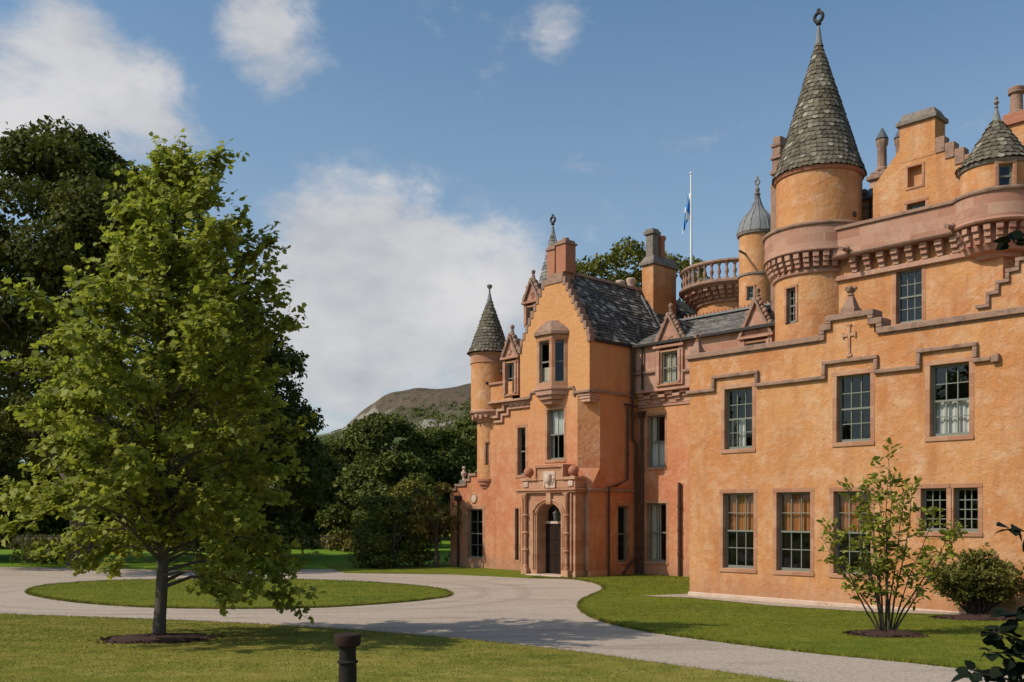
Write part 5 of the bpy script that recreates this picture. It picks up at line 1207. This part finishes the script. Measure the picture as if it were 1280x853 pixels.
bush('bush', 'dark spreading bush on the grass at the left behind the young tree', 70, 48, 1.2, 2.0, 'leaf_dark', .17, 80, 240, 18)
bush('bush', 'small dark bush at the foot of the castle left corner', 568, 45.5, .7, .55, 'leaf_dark', .12, 81, 420, 12)

# far field rough grass and fence
b = MB(); X0, X1, Y0 = -62, -11, 66
r = random.Random(9); nP = 0
fe = empty('field_fence', (X0, Y0, 0)); tag(fe, 'low rustic post and rail fence along the far edge of the field', 'fence')
b = MB()
for zz in (.45, .85): b.box(0, X1 - X0, -.03, .03, zz, zz + .09)
b.build('rail', M['barkd'], fe)
pm = MB().box(-.07, .07, -.09, -.031, -.2, 1.1); po = None
for i in range(22):
    if po is None: po = pm.build('post', M['barkd'], fe)
    else: o = po.copy(); col.objects.link(o); o.parent = fe
    (po if i == 0 else o).location = (i * 2.4, 0, 0)
n = 9000; rg = np.random.default_rng(3)
P = np.stack([rg.uniform(X0, X1, n), rg.uniform(Y0 + .3, Y0 + 3, n), np.zeros(n)], 1); D = np.array([0, 0, 1.0]) + rg.normal(0, .25, (n, 3))
V, Fq = leaves(P, D, rg.normal(size=(n, 3)) + np.array([0, -1, .2]), rg.uniform(.5, 1.1, n), KITE * np.array([.25, 1]))
M['drygrass'] = mat('dry_grass', lambda t: m_leaf(t, [(0, (.12, .11, .03)), (.5, (.22, .18, .06)), (1, (.32, .25, .10))], .2))
tag(npmesh('tall_grass', V, Fq, 4, M['drygrass']), 'strip of tall dry grass along the far field fence', 'grass', kind='stuff')

# --- hill
def hill():
    nx, ny = 300, 110; xs = np.linspace(-900, 700, nx); ys = np.linspace(420, 1400, ny); rg2 = np.random.default_rng(4)
    X, Y = np.meshgrid(xs, ys)
    px = 640 + F * X / 950.0
    ridge = np.interp(px, [-500, 0, 250, 395, 440, 480, 520, 560, 592, 640, 760, 1000, 1500], [40, 55, 62, 92, 108, 127, 141, 148, 156, 150, 110, 60, 30])
    prof = np.clip((Y - 430) / 520, 0, 1); prof = prof ** 1.15 * np.where(Y > 950, np.clip(1 - (Y - 950) / 600, 0, 1), 1)
    Z = ridge * 950 / F * prof
    for s, a in ((90, 7), (40, 5.0), (19, 3.4), (9, 2.0)):
        ph = rg2.uniform(0, 6, 4); Z += a * prof * (np.sin(X / s + ph[0]) * np.sin(Y / s * 1.3 + ph[1]) + .6 * np.sin(X / s * .6 + Y / s + ph[2]))
    V = np.stack([X, Y, Z - .5], -1).reshape(-1, 3); I = np.arange(nx * ny).reshape(ny, nx)
    Fq = np.stack([I[:-1, :-1], I[:-1, 1:], I[1:, 1:], I[1:, :-1]], -1).reshape(-1, 4)
    def m(t):
        p = POS(t); a = t.noise(p, .011, 6, .65, .6); f_ = t.noise(p, .11, 6, .7); rk = t.noise(t.mapping(p, scale=(1, 1, .5)), .016, 5, .6, 1.0)
        z = t.node('ShaderNodeSeparateXYZ', {0: p}).outputs[2]
        c = t.mix(t.ramp(a, [(.38, g(0)), (.6, g(1))]), (.07, .095, .032), (.115, .10, .055))
        hi = t.node('ShaderNodeMapRange', {'Value': t.math('ADD', z, t.math('MULTIPLY', a, 60)), 'From Min': 95, 'From Max': 135}).outputs[0]
        c = t.mix(hi, c, (.125, .090, .066))
        c = t.mix(t.ramp(f_, [(.5, g(0)), (.62, g(.8))]), c, (.035, .05, .02))
        c = t.mix(t.ramp(rk, [(.55, g(0)), (.62, g(.85))]), c, (.30, .26, .22))
        return bsdf(t, c, .95, f_, 1.0, 3.0, spec=.05)
    o = npmesh('hill', V, Fq, 4, mat('heather_hillside', m), None, True); tag(o, kind='structure')
hill()
# scattered scrub on the hillside
rg = np.random.default_rng(8); n = 900
def hill_z(x, y):
    px = 640 + F * x / 950.0; rz_ = np.interp(px, [-500, 0, 250, 395, 440, 480, 520, 560, 592, 640, 760], [40, 55, 62, 92, 108, 127, 141, 148, 156, 150, 110]); p = np.clip((y - 430) / 520, 0, 1) ** 1.15; return rz_ * 950 / F * p
cx = rg.uniform(-330, 40, n); cy = rg.uniform(560, 940, n); Pn = []; Nn = []
for x, y in zip(cx, cy):
    rad = rg.uniform(1.6, 3.6); m_ = 26; d = unit(rg.normal(size=(m_, 3))); d[:, 2] = abs(d[:, 2]); Pn.append(np.array([x, y, hill_z(x, y) + rad * .3]) + d * rad); Nn.append(d)
P = np.concatenate(Pn); D = np.concatenate(Nn); V, Fq = leaves(P, unit(rg.normal(size=P.shape)), D + rg.normal(0, .3, P.shape), rg.uniform(1.2, 2.2, len(P)), KITE)
tag(npmesh('hillside_scrub', V, Fq, 4, M['leaf_mid']), 'scattered dark scrub trees dotted over the heather hillside', 'scrub', kind='stuff')

# --- old stone post in the foreground
t_ = 8.2; pxp = 434.5; base = (xat(pxp, t_), t_, gzl(t_)); sp = empty('stone_post', base); tag(sp, 'short dark weathered stone post with a broad cap on the near lawn', 'post')
k = t_ / F; zt = zat(793, t_) - base[2]
M['post'] = mat('lichened_dark_stone', lambda t: m_stone(t, (.026, .020, .018), (.009, .009, .009), .6, False))
b = MB(); zz = lambda py: zat(py, t_) - base[2]
b.lathe((0, 0), [(11.5 * k, -.1), (12.5 * k, .12), (11.6 * k, .2), (11.2 * k, zz(836)), (10.8 * k, zz(829.6)), (13.0 * k, zz(828.4)), (13.2 * k, zz(826.4)), (10.6 * k, zz(825)), (10.4 * k, zz(811)), (11.2 * k, zz(808.5))], 28); b.build('shaft', M['post'], sp)
b = MB(); b.lathe((0, 0), [(11 * k, zz(808.6)), (15.4 * k, zz(806.5)), (16.2 * k, zz(804)), (16.6 * k, zz(794.5)), (15.8 * k, zz(793)), (11 * k, zz(792.6)), (.01, zz(792.4))], 28); b.build('cap', M['redbrick'] if False else mat('dark_red_stone', lambda t: m_stone(t, (.034, .017, .014), (.012, .010, .009), .5, False)), sp)

# --- shrub close to the camera at the right, shade put into its leaf colour
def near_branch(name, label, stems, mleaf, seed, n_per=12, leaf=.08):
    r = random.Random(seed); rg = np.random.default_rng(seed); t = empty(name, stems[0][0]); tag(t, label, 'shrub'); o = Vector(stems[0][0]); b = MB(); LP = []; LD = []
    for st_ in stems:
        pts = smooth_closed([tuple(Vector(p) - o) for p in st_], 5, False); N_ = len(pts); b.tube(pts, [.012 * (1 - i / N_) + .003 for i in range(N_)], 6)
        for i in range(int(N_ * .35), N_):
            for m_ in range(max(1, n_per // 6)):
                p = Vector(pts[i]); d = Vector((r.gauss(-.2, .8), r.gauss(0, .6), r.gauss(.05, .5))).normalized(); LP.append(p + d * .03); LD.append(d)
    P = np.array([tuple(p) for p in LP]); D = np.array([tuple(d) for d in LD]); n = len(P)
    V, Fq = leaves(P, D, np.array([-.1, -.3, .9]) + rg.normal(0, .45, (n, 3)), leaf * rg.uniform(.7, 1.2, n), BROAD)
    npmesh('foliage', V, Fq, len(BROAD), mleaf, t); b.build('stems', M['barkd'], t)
def A(px, py, t): return (xat(px, t), t, zat(py, t))
T = 5.4
near_branch('near_shrub', 'broad leaved shrub with shade painted into its leaves, reaching into the bottom right corner', [
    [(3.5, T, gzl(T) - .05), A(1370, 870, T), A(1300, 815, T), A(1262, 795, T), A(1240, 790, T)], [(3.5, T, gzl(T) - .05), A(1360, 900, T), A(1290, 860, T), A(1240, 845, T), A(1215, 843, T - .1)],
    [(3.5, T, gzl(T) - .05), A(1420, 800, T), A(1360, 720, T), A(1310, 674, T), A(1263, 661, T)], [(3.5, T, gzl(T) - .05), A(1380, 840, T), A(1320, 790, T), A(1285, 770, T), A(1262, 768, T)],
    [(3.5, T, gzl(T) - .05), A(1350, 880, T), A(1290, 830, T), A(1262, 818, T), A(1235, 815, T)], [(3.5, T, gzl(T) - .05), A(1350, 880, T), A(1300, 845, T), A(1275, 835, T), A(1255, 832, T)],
    [(3.5, T, gzl(T) - .05), A(1440, 700, T), A(1420, 420, T), A(1340, 315, T), A(1300, 304, T), A(1266, 303, T)]], M['leaf_painted_shade'], 91)

print('objects', len(bpy.data.objects), 'polys', sum(len(m.polygons) for m in bpy.data.meshes))
